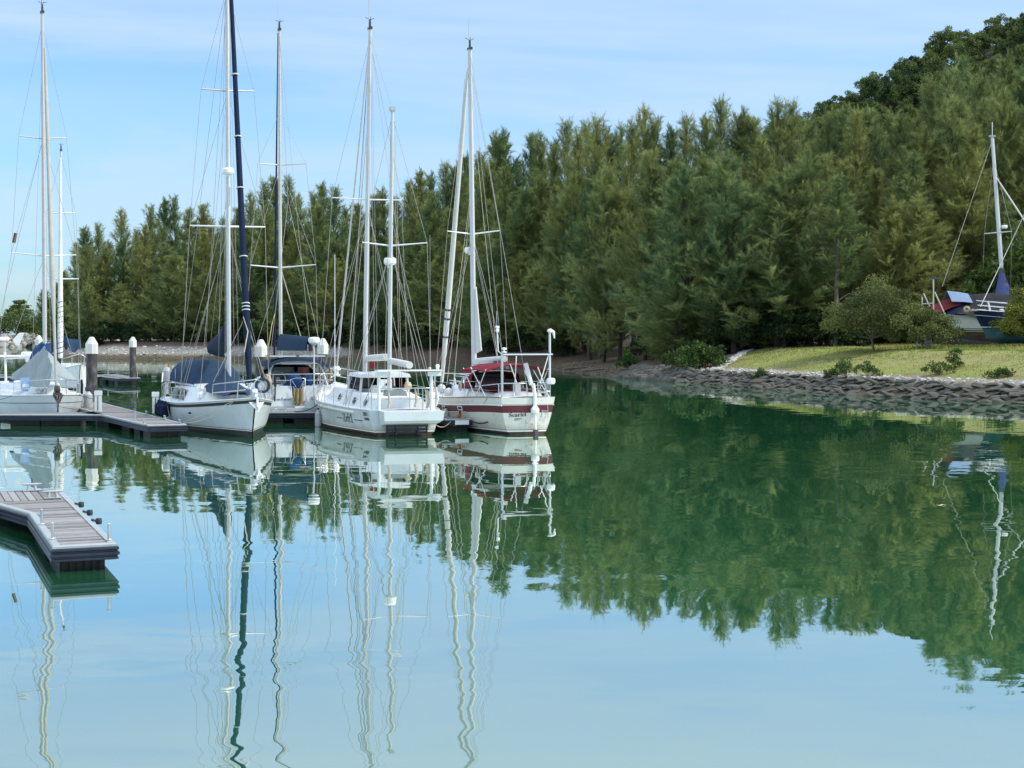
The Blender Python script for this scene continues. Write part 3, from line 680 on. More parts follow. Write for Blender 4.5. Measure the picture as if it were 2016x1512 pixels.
LBLUE = mat('pale_blue_tarp', (.16, .215, .33), .8, spec=.12, var=.12, vscale=3)
VIOL = mat('violet_blue_cover', (.09, .10, .24), .85, spec=.12, var=.15)
SOLAR = mat('solar_panel', (.012, .016, .035), .15, var=.1)

# ------------------------------------------------------------------ lettering
def text_data(body, size, shear=0.0, align='CENTER', bold=0.0, xs=1.0):
    c = bpy.data.curves.new('lettering', 'FONT'); c.body = body; c.size = size; c.shear = shear; c.align_x = align; c.offset = bold; c.resolution_u = 3
    o = bpy.data.objects.new('lettering', c); COL.objects.link(o); dg = bpy.context.evaluated_depsgraph_get()
    me = o.evaluated_get(dg).to_mesh(); vs = [(v.co.x * xs, v.co.y) for v in me.vertices]; fs = [tuple(p.vertices) for p in me.polygons]
    o.evaluated_get(dg).to_mesh_clear(); bpy.data.objects.remove(o); bpy.data.curves.remove(c); return vs, fs
def lettering(body, size, fn, M, parent, **kw):
    vs, fs = text_data(body, size, **kw); mb = MB(); mb.add([fn(u, v) for u, v in vs], fs)
    return mb.build('lettering', M, parent)

# ------------------------------------------------------------------ docks and piles
def dock_frame(FR, vdir):
    v = Vector((vdir[0], vdir[1], 0)).normalized(); u = Vector((-v.y, v.x, 0))        # u points to the left of v
    return FR, u, v
def dock(label, fr, polys, outline, ztop, floats, cleats=(), posts=(), fenders=(), group='floating docks', name='floating_dock', plank_dirs=None, open_edges=()):
    """polys: plan polygons in (u,v) planked across; outline: closed (u,v) loop for the edge strip."""
    O, u, v = fr; P = lambda a, b, z=0.0: (O.x + u.x * a + v.x * b, O.y + u.y * a + v.y * b, z)
    root = thing(name, label, 'dock', (O.x, O.y, 0), 0, group)
    L = lambda a, b, z=0.0: tuple(Vector(P(a, b, z)) - Vector((O.x, O.y, 0)))
    # planks: clipped strips
    Vv, Ff, tt = [], [], []
    def clip(poly, k, lo, hi):
        for side, val in ((1, lo), (-1, hi)):
            out = []
            for i in range(len(poly)):
                a, b = poly[i], poly[(i + 1) % len(poly)]; fa, fb = side * (a[k] - val), side * (b[k] - val)
                if fa >= 0: out.append(a)
                if fa * fb < 0: t = fa / (fa - fb); out.append((a[0] + (b[0] - a[0]) * t, a[1] + (b[1] - a[1]) * t))
            poly = out
            if len(poly) < 3: return []
        return poly
    rr = random.Random(len(label))
    for pi, poly in enumerate(polys):
        k = (plank_dirs or [1] * 9)[pi]; lo = min(p[k] for p in poly); hi = max(p[k] for p in poly); q = lo
        while q < hi - .02:
            c = clip(poly, k, q + .006, min(hi, q + .142) - .006)
            if len(c) >= 3:
                o = len(Vv); n = len(c); dz = rr.uniform(-.004, .004); sh = rr.random()
                Vv += [L(a, b, ztop + dz) for a, b in c] + [L(a, b, ztop - .03) for a, b in c]; tt += [sh] * (2 * n)
                Ff.append(tuple(range(o, o + n))); Ff += [(o + i, o + n + i, o + n + (i + 1) % n, o + (i + 1) % n) for i in range(n)]
            q += .148
    me = bpy.data.meshes.new('deck'); me.from_pydata(Vv, [], Ff); me.materials.append(PLANK); a = me.attributes.new('tint', 'FLOAT', 'POINT'); a.data.foreach_set('value', tt); obj('deck', me, root)
    sub = MB(); 
    for poly in polys: sub.prism([L(a, b)[:2] for a, b in poly], ztop - .10, ztop - .035)
    sub.build('deck_frame', FLOATM, root)
    # edge strip: alu lip + ribbed rubber fascia
    n = len(outline)
    def loop_at(off):
        res = []
        for i in range(n):
            p0, p1, p2 = (Vector(outline[(i + d) % n]) for d in (-1, 0, 1)); e1 = (p1 - p0).normalized(); e2 = (p2 - p1).normalized()
            n1 = Vector((e1.y, -e1.x)); n2 = Vector((e2.y, -e2.x)); m = (n1 + n2); m = m / max(.35, m.dot(n1)) if m.length > 1e-6 else n1
            res.append(p1 + m * off)
        return res
    ar = sum(outline[i][0] * outline[(i + 1) % n][1] - outline[(i + 1) % n][0] * outline[i][1] for i in range(n)); sg = 1 if ar > 0 else -1
    lip = MB(); fas = MB()
    def strip(mb, prof, mi=0):
        rows = [[L(p.x, p.y, ztop + z) for p in loop_at(sg * o)] for o, z in prof]; mb.grid(rows, mi, False, True)
    strip(lip, [(-.075, .0), (-.075, .016), (.03, .016), (.045, .0), (.045, -.03)])
    strip(fas, [(.045, -.03), (.075, -.045), (.075, -.075), (.05, -.09), (.05, -.105), (.085, -.12), (.085, -.155), (.055, -.17), (.055, -.185), (.07, -.20), (.07, -.225), (.02, -.24), (-.1, -.24)])
    lip.build('edge_trim', DALU, root); fas.build('rubber_fascia', DFASC, root)
    for (a0, a1, b0, b1) in floats:
        fm = MB(); fm.prism([L(a0, b0)[:2], L(a1, b0)[:2], L(a1, b1)[:2], L(a0, b1)[:2]], -.35, ztop - .105)
        for q in range(6): c = L(lerp(a0, a1, (q + .5) / 6), b0 - .015 if b0 < b1 else b0, (ztop - .12) / 2 - .1); fm.box(c, (.05, .03, ztop), math.atan2(u.y, u.x))
        fm.build('float', FLOATM, root)
    for (a, b, rz) in cleats:
        c = MB(); q = math.atan2(v.y, v.x) + rz; e = Vector((math.cos(q), math.sin(q), 0)); o = Vector(L(a, b, ztop + .016))
        c.box(o + Vector((0, 0, .006)), (.34, .12, .012), q); c.tube([o - e * .08, o - e * .06 + Vector((0, 0, .12))], [.035, .025], 6); c.tube([o + e * .08, o + e * .06 + Vector((0, 0, .12))], [.035, .025], 6)
        c.tube([o - e * .2 + Vector((0, 0, .135)), o - e * .1 + Vector((0, 0, .13)), o + e * .1 + Vector((0, 0, .13)), o + e * .2 + Vector((0, 0, .135))], [.014, .026, .026, .014], 6)
        c.build('cleat', GPLAST, root)
    for (a, b, h) in posts:
        c = MB(); o = Vector(L(a, b, ztop)); c.tube([o, o + Vector((0, 0, h))], .028, 8); c.lathe([(0, 0), (.06, 0), (.06, .02), (.03, .03)], o + Vector((0, 0, .016)), 10); c.lathe([(.03, 0), (.034, .015), (0, .03)], o + Vector((0, 0, h)), 10)
        c.build('post', STEEL, root)
    for (a, b) in fenders:
        c = MB(); o = Vector(L(a, b, ztop + .03)); e = u * -1; c.tube([o + v * .28 + e * .0, o + v * .0 + e * .05], .02, 6); c.lathe([(0, -.05), (.05, -.05), (.06, 0), (.05, .05), (0, .05)], o + e * .08 - Vector((0, 0, .0)), 10)
        c.build('corner_roller', RUBBER, root)
    return root, L

# near dock
FRn = Vector((-6.19, 22.98, 0)); frn = dock_frame(FRn, (-.38, .925))
WW = 12.0
dock('weathered plank finger dock in the left foreground', frn,
     [[(0, .02), (.87, .02), (.87, 4.6), (1.42, 6.85), (0, 6.85)], [(0, 6.93), (WW, 6.93), (WW, 8.85), (0, 8.85)], [(1.42, 6.85), (3.2, 6.85), (1.35, 6.5)]],
     [(0, 0), (.87, 0), (.87, 4.6), (1.36, 6.5), (4.2, 6.85), (WW, 6.87), (WW, 8.9), (0, 8.9)], .40,
     [(.1, .78, .25, 2.0), (.1, .78, 3.0, 5.0), (.1, 1.5, 6.6, 8.6), (3, 5, 7.1, 8.6), (7, 9, 7.1, 8.6)],
     cleats=[(.28, 7.05, 1.57), (2.7, 7.05, 1.57), (.55, 8.72, 1.57)], posts=[(.84, 2.75, .26), (.84, .75, .26), (.03, .30, .26)], fenders=[(-.02, 5.5), (-.02, 4.1), (-.02, 2.75)], plank_dirs=[1, 0, 1])
# dock between the two left yachts
FRm = Vector((-11.84, 53.6, 0)); frm = dock_frame(FRm, (-.41, .912))
def to_uv(fr, p): d = Vector((p[0], p[1], 0)) - fr[0]; return (d.dot(fr[1]), d.dot(fr[2]))
A = [to_uv(frm, p) for p in ((-16.7, 60.25), (-34, 60.9), (-34, 62.2), (-18.2, 61.9))]
fin_end = 20.4
root_m, Lm = dock('long plank dock running back beside the white sloop', frm,
     [[(0, .02), (1.3, .02), (1.55, 7.9), (1.6, fin_end), (0, fin_end)], [A[0], A[1], A[2], A[3]]],
     [(0, 0), (1.3, 0), A[0], A[1], A[2], A[3], (1.7, 11), (1.7, fin_end), (0, fin_end)], .46,
     [(.1, 1.2, .3, 1.7), (.1, 1.2, 2.4, 3.6), (.1, 1.2, 4.6, 6.4), (.1, 1.6, 8.4, 10.5), (.1, 1.4, 12, 14), (.1, 1.4, 16, 18)] + [(a, a + 1.75, to_uv(frm, (-20, 60.55))[1] + q, to_uv(frm, (-20, 60.55))[1] + q + .9) for a, q in ()],
     cleats=[(.08, 3.4, 0), (.08, 7.2, 0), (1.4, .4, 0), (.1, .5, 0)], posts=[(1.25, 3.0, .3)])
# floats of the branch, with gaps where the hull shows through
for i, (xa, xb) in enumerate(((-34, -29), (-28.4, -21.3), (-20.55, -19.35), (-19.3, -17.75), (-17.0, -16.5))):
    fm = MB(); o = Vector((FRm.x, FRm.y, 0)); fm.box(Vector(((xa + xb) / 2, 61.1, .0)) - o, (xb - xa, 1.0, .70)); fm.build('float', FLOATM, root_m)
# platform at the stern of the navy yacht
frc = dock_frame(Vector((-7.95, 62.35, 0)), (-.05, 1))
dock('dark plank dock end behind the yacht with the navy bimini', frc, [[(0, .02), (2.6, .02), (2.6, 1.0), (0, 1.0)]], [(0, 0), (2.62, 0), (2.62, 1.05), (0, 1.05)], .46, [(.05, 1.25, .12, .9), (1.7, 2.5, .12, .9)], cleats=[(2.25, .2, 1.57), (1.75, .2, 1.57), (.15, .2, 1.57)])
# finger between the two right yachts
fre = dock_frame(Vector((-1.62, 57.0, 0)), (-.36, .93))
root_e, Le = dock('short plank dock with a white end board between the right two yachts', fre, [[(0, .02), (.95, .02), (.95, 9), (0, 9)]], [(0, 0), (.97, 0), (.97, 9.02), (0, 9.02)], .47, [(.05, .9, .15, 2.2), (.05, .9, 3, 5), (.05, .9, 6, 8)], cleats=[(.1, .5, 0)])
wb = MB(); wb.box(Vector(Le(.36, -.10, .35)), (.56, .03, .17), math.atan2(fre[1].y, fre[1].x)); wb.build('end_board', WPLAST, root_e)
# far dock
frf = dock_frame(Vector((-28.6, 113.6, 0)), (-.40, .916))
dock('distant plank dock with a pile near the left shore', frf, [[(0, .02), (1.7, .02), (2.0, 12), (0, 12)], [(2.0, 6.2), (26, 6.0), (26, 8.0), (2.0, 8.0)]], [(0, 0), (1.7, 0), (2.0, 6.0), (26, 6.0), (26, 8.05), (2.0, 8.05), (2.0, 12), (0, 12)], .52,
     [(.1, 1.6, .3, 2.2), (.1, 1.6, 2.8, 5.0), (.1, 1.7, 6, 9)] + [(3 + 3 * i, 5.2 + 3 * i, 6.2, 7.8) for i in range(7)], posts=[(.1, .4, .5), (1.6, 5.2, .5)])

PM = {}
def pile(x, D, top_y, width_px, label, lean=0):
    X = (x - CX) / FPX * D; r = width_px / 2 / FPX * D; zt = CAMH + (HY - top_y) / FPX * D; ch = r * 3.05
    t = thing('mooring_pile', label, 'pile', (X, D, 0), .3, 'mooring piles with white caps')
    MB().lathe([(r * .97, -3), (r * .97, zt - ch + .05)], n=20).build('shaft', PILEM, t)
    n = 8
    cp = MB().lathe([(r * .9, zt - ch), (r * 1.09, zt - ch), (r * 1.09, zt - ch * .42), (r * .40, zt - .02), (0, zt)], n=8); cp.s = [False] * len(cp.s); cp.build('cap', PILEW, t)
    MB().lathe([(r * 1.0, .0), (r * 1.05, .1), (r * 1.05, .3), (r * 1.0, .38)], n=16).build('weed_collar', mat('weed', (.05, .045, .03), .95, var=.5, vscale=9), t)
    return t
pile(180.5, 72.5, 663, 22, 'mooring pile with a blunt white cap at the end of the left dock')
pile(261.5, 113.8, 663, 13.5, 'small distant mooring pile on the far dock end')
pile(513.5, 71.5, 668, 22.5, 'mooring pile rising behind the bow of the white sloop')
pile(635.5, 78.0, 666, 20.5, 'mooring pile between the navy bimini yacht and the ketch')
pile(76.5, 86, 660, 13, 'mooring pile mostly hidden behind the left mast')
# power pedestals
def pedestal(p, rz, label):
    t = thing('power_pedestal', label, 'pedestal', p, rz, 'dock power pedestals')
    MB().box((0, 0, .34), (.26, .20, .68)).build('body', WPLAST, t); MB().box((0, 0, .78), (.29, .23, .2)).build('head', WPLAST, t)
    MB().box((0, -.104, .34), (.03, .012, .6)).build('seam', DFASC, t); MB().box((0, 0, .682), (.27, .21, .03)).build('band', DFASC, t); return t
q = px(183, 812, .48); pedestal((q.x, 62.6, .48), .1, 'white power pedestal at the foot of the left mooring pile')
q = px(321, 812, .48); pedestal((-14.75, 61.2, .48), .2, 'white power pedestal beside the stern of the white sloop')
# ------------------------------------------------------------------ boats
class Hull:
    """Local frame: +Y bow, +X starboard, Z up, waterline z = 0, stern y = 0."""
    def __init__(s, L, beam, tr, s0, sm, s1, rake=.6, srake=.2, tm=.42, wr=(.62, .9, .35), pe=2.1, p=.7, curve=.10, draft=.55):
        s.L, s.B, s.tr, s.s = L, beam / 2, tr, (s0, sm, s1); s.rake, s.srake, s.tm, s.wr, s.pe, s.p, s.curve, s.draft = rake, srake, tm, wr, pe, p, curve, draft
    def b(s, t):
        if t < s.tm: return s.B * (s.tr + (1 - s.tr) * math.sin(math.pi / 2 * t / s.tm))
        return max(.03, s.B * (1 - ((t - s.tm) / (1 - s.tm)) ** s.pe))
    def sheer(s, t):
        a, m, c = s.s
        return a + (m - a) * smoothf(t / .5) if t < .5 else m + (c - m) * ((t - .5) / .5) ** 1.7
    def w(s, t):
        r = lerp(s.wr[0], s.wr[1], min(1, t / s.tm)) if t < s.tm else lerp(s.wr[1], s.wr[2], ((t - s.tm) / (1 - s.tm)) ** 2)
        return max(.02, s.b(t) * r)
    def hw(s, t, z):
        sh = s.sheer(t)
        if z >= 0: q = min(1.15, z / sh); return s.w(t) + (s.b(t) - s.w(t)) * (max(q, 0) ** s.p)
        return s.w(t) * max(.15, 1 + z / s.draft * .75)
    def y(s, t, z):
        q = max(-.4, z / s.sheer(t)); return t * s.L + q * (s.rake * t ** 8 - s.srake * (1 - t) ** 10)
    def pt(s, t, z, sd, off=0.0): return Vector((sd * (s.hw(t, z) + off), s.y(t, z), z))
    def deck(s, t, x=0.0, dz=0.0): return Vector((x, s.y(t, s.sheer(t)), s.sheer(t) + dz))
    def t_at(s, y, z):
        lo, hi = 0, 1
        for _ in range(30):
            m = (lo + hi) / 2
            if s.y(m, z) < y: lo = m
            else: hi = m
        return lo
    def side(s, y, z, sd, off=.008):
        t = s.t_at(y, z); a = s.pt(max(0, t - .01), z, sd); b = s.pt(min(1, t + .01), z, sd); d = (b - a).normalized()
        return s.pt(t, z, sd) + Vector((d.y, -d.x, 0)).normalized() * (off if sd > 0 else -off)
    def ty(s, x, z):                                       # transom surface y at x
        h = s.hw(0, z); return s.y(0, z) - s.curve * (1 - min(1, (x / max(h, .01)) ** 2))
    def build(s, root, rows, mats, bulwark=.0, deck_mat=None, name='hull', deckdrop=.0, transom=True, nt=34):
        """rows: list of (fn(t)->z, material index of the band above that row)"""
        mb = MB(); ts = [1 - (1 - i / nt) ** 1.25 for i in range(nt + 1)]; nb = len(rows)
        for sd in (-1, 1):
            for k in range(nb - 1):
                sub = 3 if (rows[k + 1][0](.5) - rows[k][0](.5)) > .3 else 1
                for q in range(sub):
                    R0 = [s.pt(t, lerp(rows[k][0](t), rows[k + 1][0](t), q / sub), sd) for t in ts]; R1 = [s.pt(t, lerp(rows[k][0](t), rows[k + 1][0](t), (q + 1) / sub), sd) for t in ts]
                    mb.grid([R0, R1] if sd < 0 else [R1, R0], rows[k][1], True)
        if transom:
            for k in range(nb - 1):
                sub = 3 if (rows[k + 1][0](0) - rows[k][0](0)) > .3 else 1
                for q in range(sub):
                    g = []
                    for z in (lerp(rows[k][0](0), rows[k + 1][0](0), q / sub), lerp(rows[k][0](0), rows[k + 1][0](0), (q + 1) / sub)):
                        h = s.hw(0, z); g.append([Vector((h * e, s.ty(h * e, z), z)) for e in np.linspace(1, -1, 9)])
                    mb.grid(g[::-1], rows[k][1], True)
        o = mb.build(name, mats, root)
        dk = MB(); g = []
        for t in ts:
            z = s.sheer(t) - deckdrop; h = s.hw(t, z) - .01; yy = s.y(t, z)
            g.append([Vector((h * e, yy - (s.curve * (1 - e * e) if t == ts[0] else 0), z + .06 * (1 - e * e))) for e in (-1, -.6, -.2, .2, .6, 1)])
        dk.grid(g, 0, True); dk.build('deck', deck_mat or DECKW, root)
        return o
    def rail(s, root, M, r=.025, dz=.0, t0=0.0, t1=1.0, name='toe_rail', off=0.0, flat=None, z_off=0.0):
        for sd in (-1, 1):
            MB().tube([s.pt(t, s.sheer(t) + dz, sd, off) for t in np.linspace(t0, t1, 26)], r, 5, flat=flat).build(name, M, root)
def smoothf(t): t = max(0, min(1, t)); return t * t * (3 - 2 * t)

class Boat:
    def __init__(s, name, label, stern, bow, group=None, cat='sailboat', z=0.0):
        s.o = Vector((*stern, z)); d = Vector((bow[0] - stern[0], bow[1] - stern[1], 0)); s.len = d.length; s.d = d.normalized(); s.r = Vector((s.d.y, -s.d.x, 0))
        s.root = thing(name, label, cat, s.o, math.atan2(-s.d.x, s.d.y), group)
    def loc(s, x, y, yl):                                  # local point on the cross plane local-y = yl seen at photo pixel (x, y)
        C = Vector((0, 0, CAMH)); ray = Vector(((x - CX) / FPX, 1, (HY - y) / FPX)); n = s.d; p0 = s.o + s.d * yl
        k = (p0 - C).dot(n) / ray.dot(n); p = C + ray * k - s.o; return Vector((p.dot(s.r), p.dot(s.d), p.z))
    def world(s, p): return s.o + s.r * p[0] + s.d * p[1] + Vector((0, 0, p[2]))
    def tube(s, name, pts, r, M, n=6, **kw): return MB().tube(pts, r, n, **kw).build(name, M, s.root)
    def mast(s, foot, top, r, M, taper=.72, name='mast', flat=.62):
        f, t = Vector(foot), Vector(top); ax = lambda z: f.lerp(t, (z - f.z) / (t.z - f.z))
        k = 8; MB().tube([f.lerp(t, i / k) for i in range(k + 1)], [r * (1 - (1 - taper) * (i / k) ** 2.2) for i in range(k + 1)], 12, flat=flat).build(name, M, s.root); return ax
    def spreader(s, ax, z, pl, pr, M=None, r=.028):
        for p in (pl, pr): MB().tube([ax(z), Vector(p)], [r * 1.3, r * .8], 6).build('spreader', M or ALU, s.root)
    def wire(s, a, b, r=.011, M=None, name='shroud'): MB().tube([a, b], r * .75, 4, caps=False).build(name, M or WIRE, s.root)
    def masthead(s, top, spinner=True):
        t = Vector(top); m = MB(); m.tube([t, t + Vector((0, 0, .28))], .045, 6); m.box(t + Vector((0, 0, .05)), (.14, .34, .1)); m.tube([t + Vector((.02, .1, .1)), t + Vector((.05, .1, .55))], .012, 4)
        m.tube([t + Vector((-.18, .1, .5)), t + Vector((.05, .1, .42)), t + Vector((.2, .1, .5))], .012, 4); m.lathe([(0, 0), (.04, 0), (.04, .12), (0, .13)], t + Vector((0, 0, .28)), 8)
        m.build('masthead_fitting', DWIRE, s.root); MB().tube([t + Vector((-.08, -.1, 0)), t + Vector((-.08, -.1, 1.25))], .009, 4).build('antenna', GPLAST, s.root)
    def radome(s, c, r, h, M=None):
        MB().lathe([(0, -h / 2), (r * .8, -h / 2), (r, -h * .25), (r, h * .2), (r * .82, h * .42), (0, h / 2)], c, 16).build('radar_dome', M or WPLAST, s.root)
    def lifelines(s, H, t0, t1, n, h=.62, inset=.05, sides=(-1, 1), r=.014, gate=None):
        for sd in sides:
            tops = []
            for t in np.linspace(t0, t1, n):
                b = H.pt(t, H.sheer(t), sd, -inset); tp = b + Vector((0, 0, h)); tops.append((b, tp)); MB().tube([b, tp], r, 5).build('stanchion', STEEL, s.root)
            for f in (1.0, .52): MB().tube([b.lerp(t, f) for b, t in tops], .007, 4, caps=False).build('lifeline', STEEL, s.root)
    def rails(s, name, paths, r=.017, M=None):
        m = MB()
        for p in paths: m.tube(p, r, 6)
        return m.build(name, M or STEEL, s.root)
def canopy(x0, x1, ys, zf, nx=9):                          # sheet rows across: zf(e, y)
    return [[(lerp(x0, x1, i / (nx - 1)), y, zf(-1 + 2 * i / (nx - 1), y)) for i in range(nx)] for y in ys]
def fender(label, loc, M=None, L=.62, r=.11, tilt=(0, 0), group='boat fenders', rot=None, collar=True):
    t = thing('fender', label, 'fender', loc, 0, group)
    MB().lathe([(0, -L / 2), (r * .6, -L / 2 + .02), (r, -L / 2 + .1), (r, L / 2 - .12), (r * .55, L / 2 - .02), (r * .3, L / 2 + .05), (0, L / 2 + .05)], n=14).build('body', M or WPLAST, t)
    MB().lathe([(r * .35, L / 2 + .0), (r * .4, L / 2 + .09), (0, L / 2 + .1)], n=10).build('cap', NAVY, t)
    t.rotation_euler = (tilt[0], tilt[1], 0); return t
def rope(label, pts, r=.016, M=None, sag=0.0, group='mooring ropes'):
    pts = [Vector(p) for p in pts]
    if len(pts) == 2:
        a, b = pts; pts = [a.lerp(b, i / 10) - Vector((0, 0, sag * 4 * (i / 10) * (1 - i / 10))) for i in range(11)]
    return tag(MB().tube(pts, r, 5).build('mooring_rope', M or ROPE), label, 'rope', group)

# ================================================================= white sloop, bow towards the camera
B = Boat('white_sloop', 'white sloop moored bow first with dark stripe, navy sprayhood and dark furled headsail', (-14.15, 65.3), (-9.34, 53.2))
H = Hull(13.0, 3.9, .62, 1.0, 1.02, 1.42, rake=.55, srake=-.3, tm=.42, wr=(.7, .9, .25), pe=2.25, p=.62)
s_ = H.sheer
H.build(B.root, [(lambda t: -.5, 1), (lambda t: .20 + .03 * t, 2), (lambda t: .225 + .03 * t, 1), (lambda t: .25 + .03 * t, 0), (lambda t: s_(t) - .15, 1), (lambda t: s_(t) - .035, 0), (lambda t: s_(t) + .03, 0)], [GELB, BOOTG, WPLAST])
H.rail(B.root, ALU, .03, .035)
# coachroof, pilothouse
MB().loft([(2.6, 1.35, 1.15, .95, 1.62), (6.3, 1.4, 1.15, .98, 1.68), (7.4, 1.35, .98, 1.0, 1.70), (9.6, 1.0, .62, 1.05, 1.62), (10.4, .75, .4, 1.1, 1.45)], rad=.16).build('coachroof', GEL, B.root)
for sd in (-1, 1):
    for (y0, y1) in ((3.0, 4.5), (4.62, 6.2)):
        cr = MB()
        cr.add([(sd * 1.355, y0, 1.12), (sd * 1.375, y1, 1.12), (sd * 1.235, y1, 1.55), (sd * 1.215, y0, 1.55)], [(0, 1, 2, 3)])
        cr.build('window', GLASS, B.root)
ww = MB(); ww.add([(-.93, 7.62, 1.22), (.93, 7.62, 1.22), (.84, 7.30, 1.66), (-.84, 7.30, 1.66)], [(0, 1, 2, 3)]); ww.build('windscreen', GLASS, B.root)
MB().loft([(6.9, 1.02, .98, 1.68, 1.76), (2.2, 1.22, 1.2, 1.70, 1.79)], rad=.04).build('roof_visor', GEL, B.root)
# sprayhood and bimini (one long navy cover)
hood = lambda e, y: 1.78 + (.92 - .25 * max(0, (y - 4.6) / 1.6)) * math.sqrt(max(0, 1 - abs(e) ** 3.2)) * (1 - .10 * abs(y - 3) / 3)
rows = []
for y in np.linspace(1.7, 6.6, 11):
    hw = 1.22 - .08 * max(0, (y - 4)); sc_ = 1 - max(0, (y - 5.2) / 1.2) ** 2 * .85
    rows.append([(hw * e, y, 1.75 + (hood(e, y) - 1.75) * sc_) for e in (-1, -.97, -.9, -.7, -.4, 0, .4, .7, .9, .97, 1)])
MB().sheet(rows, .02).build('sprayhood', NAVY, B.root)
for x in (-1.20, 1.20):
    for y in (1.75, 3.2): B.rails('hood_frame', [[(x, y, 1.0), (x, y, 2.3)]], .016)
# mast and rig
mf = B.loc(451, 735, 8.5); mt = B.loc(447, -40, 8.2); mf.z = 1.6
ax = B.mast(mf, mt, .135, WMAST)
for yy, xl, yl, xr, yr in ((446, 373.5, 444, 522, 447), (178, 396, 175, 500, 179)):
    zc = B.loc(450, yy, 8.4).z; pl, pr = B.loc(xl, yl, 8.1), B.loc(xr, yr, 8.1); B.spreader(ax, zc, pl, pr, None if yy > 300 else GMAST, .034)
    if yy > 300: lo = (pl, pr)
    else: up = (pl, pr)
ch = [B.loc(371, 795, 8.0), H.deck(.62, 1.95)]; chL = H.pt(.60, s_(.6), 1, -.06); chR = H.pt(.60, s_(.6), -1, -.06)
for sd, c in ((0, chL), (1, chR)):
    B.wire(c, lo[sd], .014); B.wire(lo[sd], up[sd]); B.wire(up[sd], ax(mt.z - .3)); B.wire(c + Vector((0, .1, 0)), ax(lo[0].z - .1)); B.wire(c + Vector((0, -.5, 0)), ax(lo[0].z - .2)); B.wire(lo[sd], ax(up[0].z - .1))
for dx, yl in ((-.1, 7.6), (-.16, 7.2), (-.06, 7.9), (.05, 8.0)): B.wire((dx * 6, yl - 3.6 if dx < -.12 else yl, 1.9), ax(mt.z - .6) + Vector((dx, -.1, 0)), .010, None, 'halyard')
B.wire((-.5, .2, 1.7), ax(mt.z - .2), .011, None, 'backstay'); B.wire((.6, .2, 1.7), ax(mt.z - .2), .011, None, 'backstay'); B.wire((1.3, 4.2, 1.2), ax(9.0), .011, None, 'topping_lift')
B.radome(ax(10.0) + Vector((.08, .38, .05)), .235, .26); MB().box(ax(9.88) + Vector((.05, .2, 0)), (.12, .4, .06)).build('radar_bracket', WPLAST, B.root)
MB().box(ax(9.1) + Vector((0, .13, 0)), (.10, .05, .7)).build('mast_winch_plate', GPLAST, B.root)
# furled dark headsail
fb, ft = B.loc(491, 752, 12.75), B.loc(454, -30, 8.75)
k = 14; MB().tube([fb.lerp(ft, i / k) for i in range(k + 1)], [.09, .13, .135, .13, .12, .115, .115, .11, .105, .10, .095, .09, .085, .08, .07], 9).build('furled_headsail', DNAVY, B.root)
tie = MB()
for f in (.17, .178, .186, .30, .47, .60, .76): tie.tube([fb.lerp(ft, f), fb.lerp(ft, f + .0022)], .15, 9)
tie.build('sail_tie', WHITEF, B.root)
MB().tube([fb.lerp(ft, .155) + Vector((.12, .06, 0)), fb.lerp(ft, .12) + Vector((.0, .15, 0)), fb.lerp(ft, .07) + Vector((.16, .1, 0))], .022, 5).build('sheet_rope', ROPE, B.root)
MB().lathe([(.05, -.12), (.13, -.10), (.13, -.07), (.07, -.05), (.07, .05), (.13, .07), (.13, .1), (.04, .12)], fb - Vector((0, 0, .14)), 12).build('furler_drum', STEEL, B.root)
B.wire(fb - Vector((0, 0, .3)), H.deck(.985) + Vector((0, .2, .1)), .02, STEEL, 'forestay_fitting')
for p in ((470, 745, 11.5), (520, 760, 11)): B.wire(fb.lerp(ft, .16) if p[0] < 500 else fb.lerp(ft, .14), (1.0 if p[0] < 500 else -1.0, 10.8, 1.95), .013, ROPE, 'sheet')
B.wire((.5, 10.5, 1.5), ax(mt.z - 1.2) + Vector((.1, .1, 0)), .010, None, 'halyard'); B.wire((1.2, 9.0, 1.3), ax(mt.z - 5) + Vector((.1, .1, 0)), .011, None, 'halyard')
# boom and sail cover
bg = ax(2.95); be = Vector((-.15, 3.6, 2.98)); MB().tube([bg + Vector((0, -.12, 0)), be], .11, 10, flat=.8).build('boom', WMAST, B.root)
rows = []
for i in range(13):
    f = i / 12; p = (bg + Vector((0, -.16, 0))).lerp(be, f * .98); hh = (.50 * (1 - f) ** 1.1 + .22 + .035 * math.sin(i * 1.9)) * (1 if 0 < i < 12 else .3); wd = (.21 + .03 * math.sin(i * 2.7)) * (1 if 0 < i < 12 else .4)
    rows.append([p + Vector((wd * math.cos(t) * (1 - .25 * max(0, math.sin(t))), .03 * math.sin(3 * t + i), -.02 + hh * .8 + hh * math.sin(t))) for t in np.linspace(0, 2 * math.pi, 15)[:-1]])
MB().grid(rows, 0, True, True).build('sail_cover', DNAVY, B.root)
MB().tube([bg + Vector((0, -.16, .2)), bg + Vector((0, -.13, 1.15))], [.16, .07], 8).build('sail_cover_collar', DNAVY, B.root)
B.wire(be, ax(9.6), .010, None, 'lazy_jack'); B.wire(bg.lerp(be, .6), ax(8.8), .010, None, 'lazy_jack')
MB().tube([ax(2.9) + Vector((0, -.1, 0)), Vector((-.1, 7.0, 1.75))], .05, 8).build('boom_vang', WMAST, B.root)
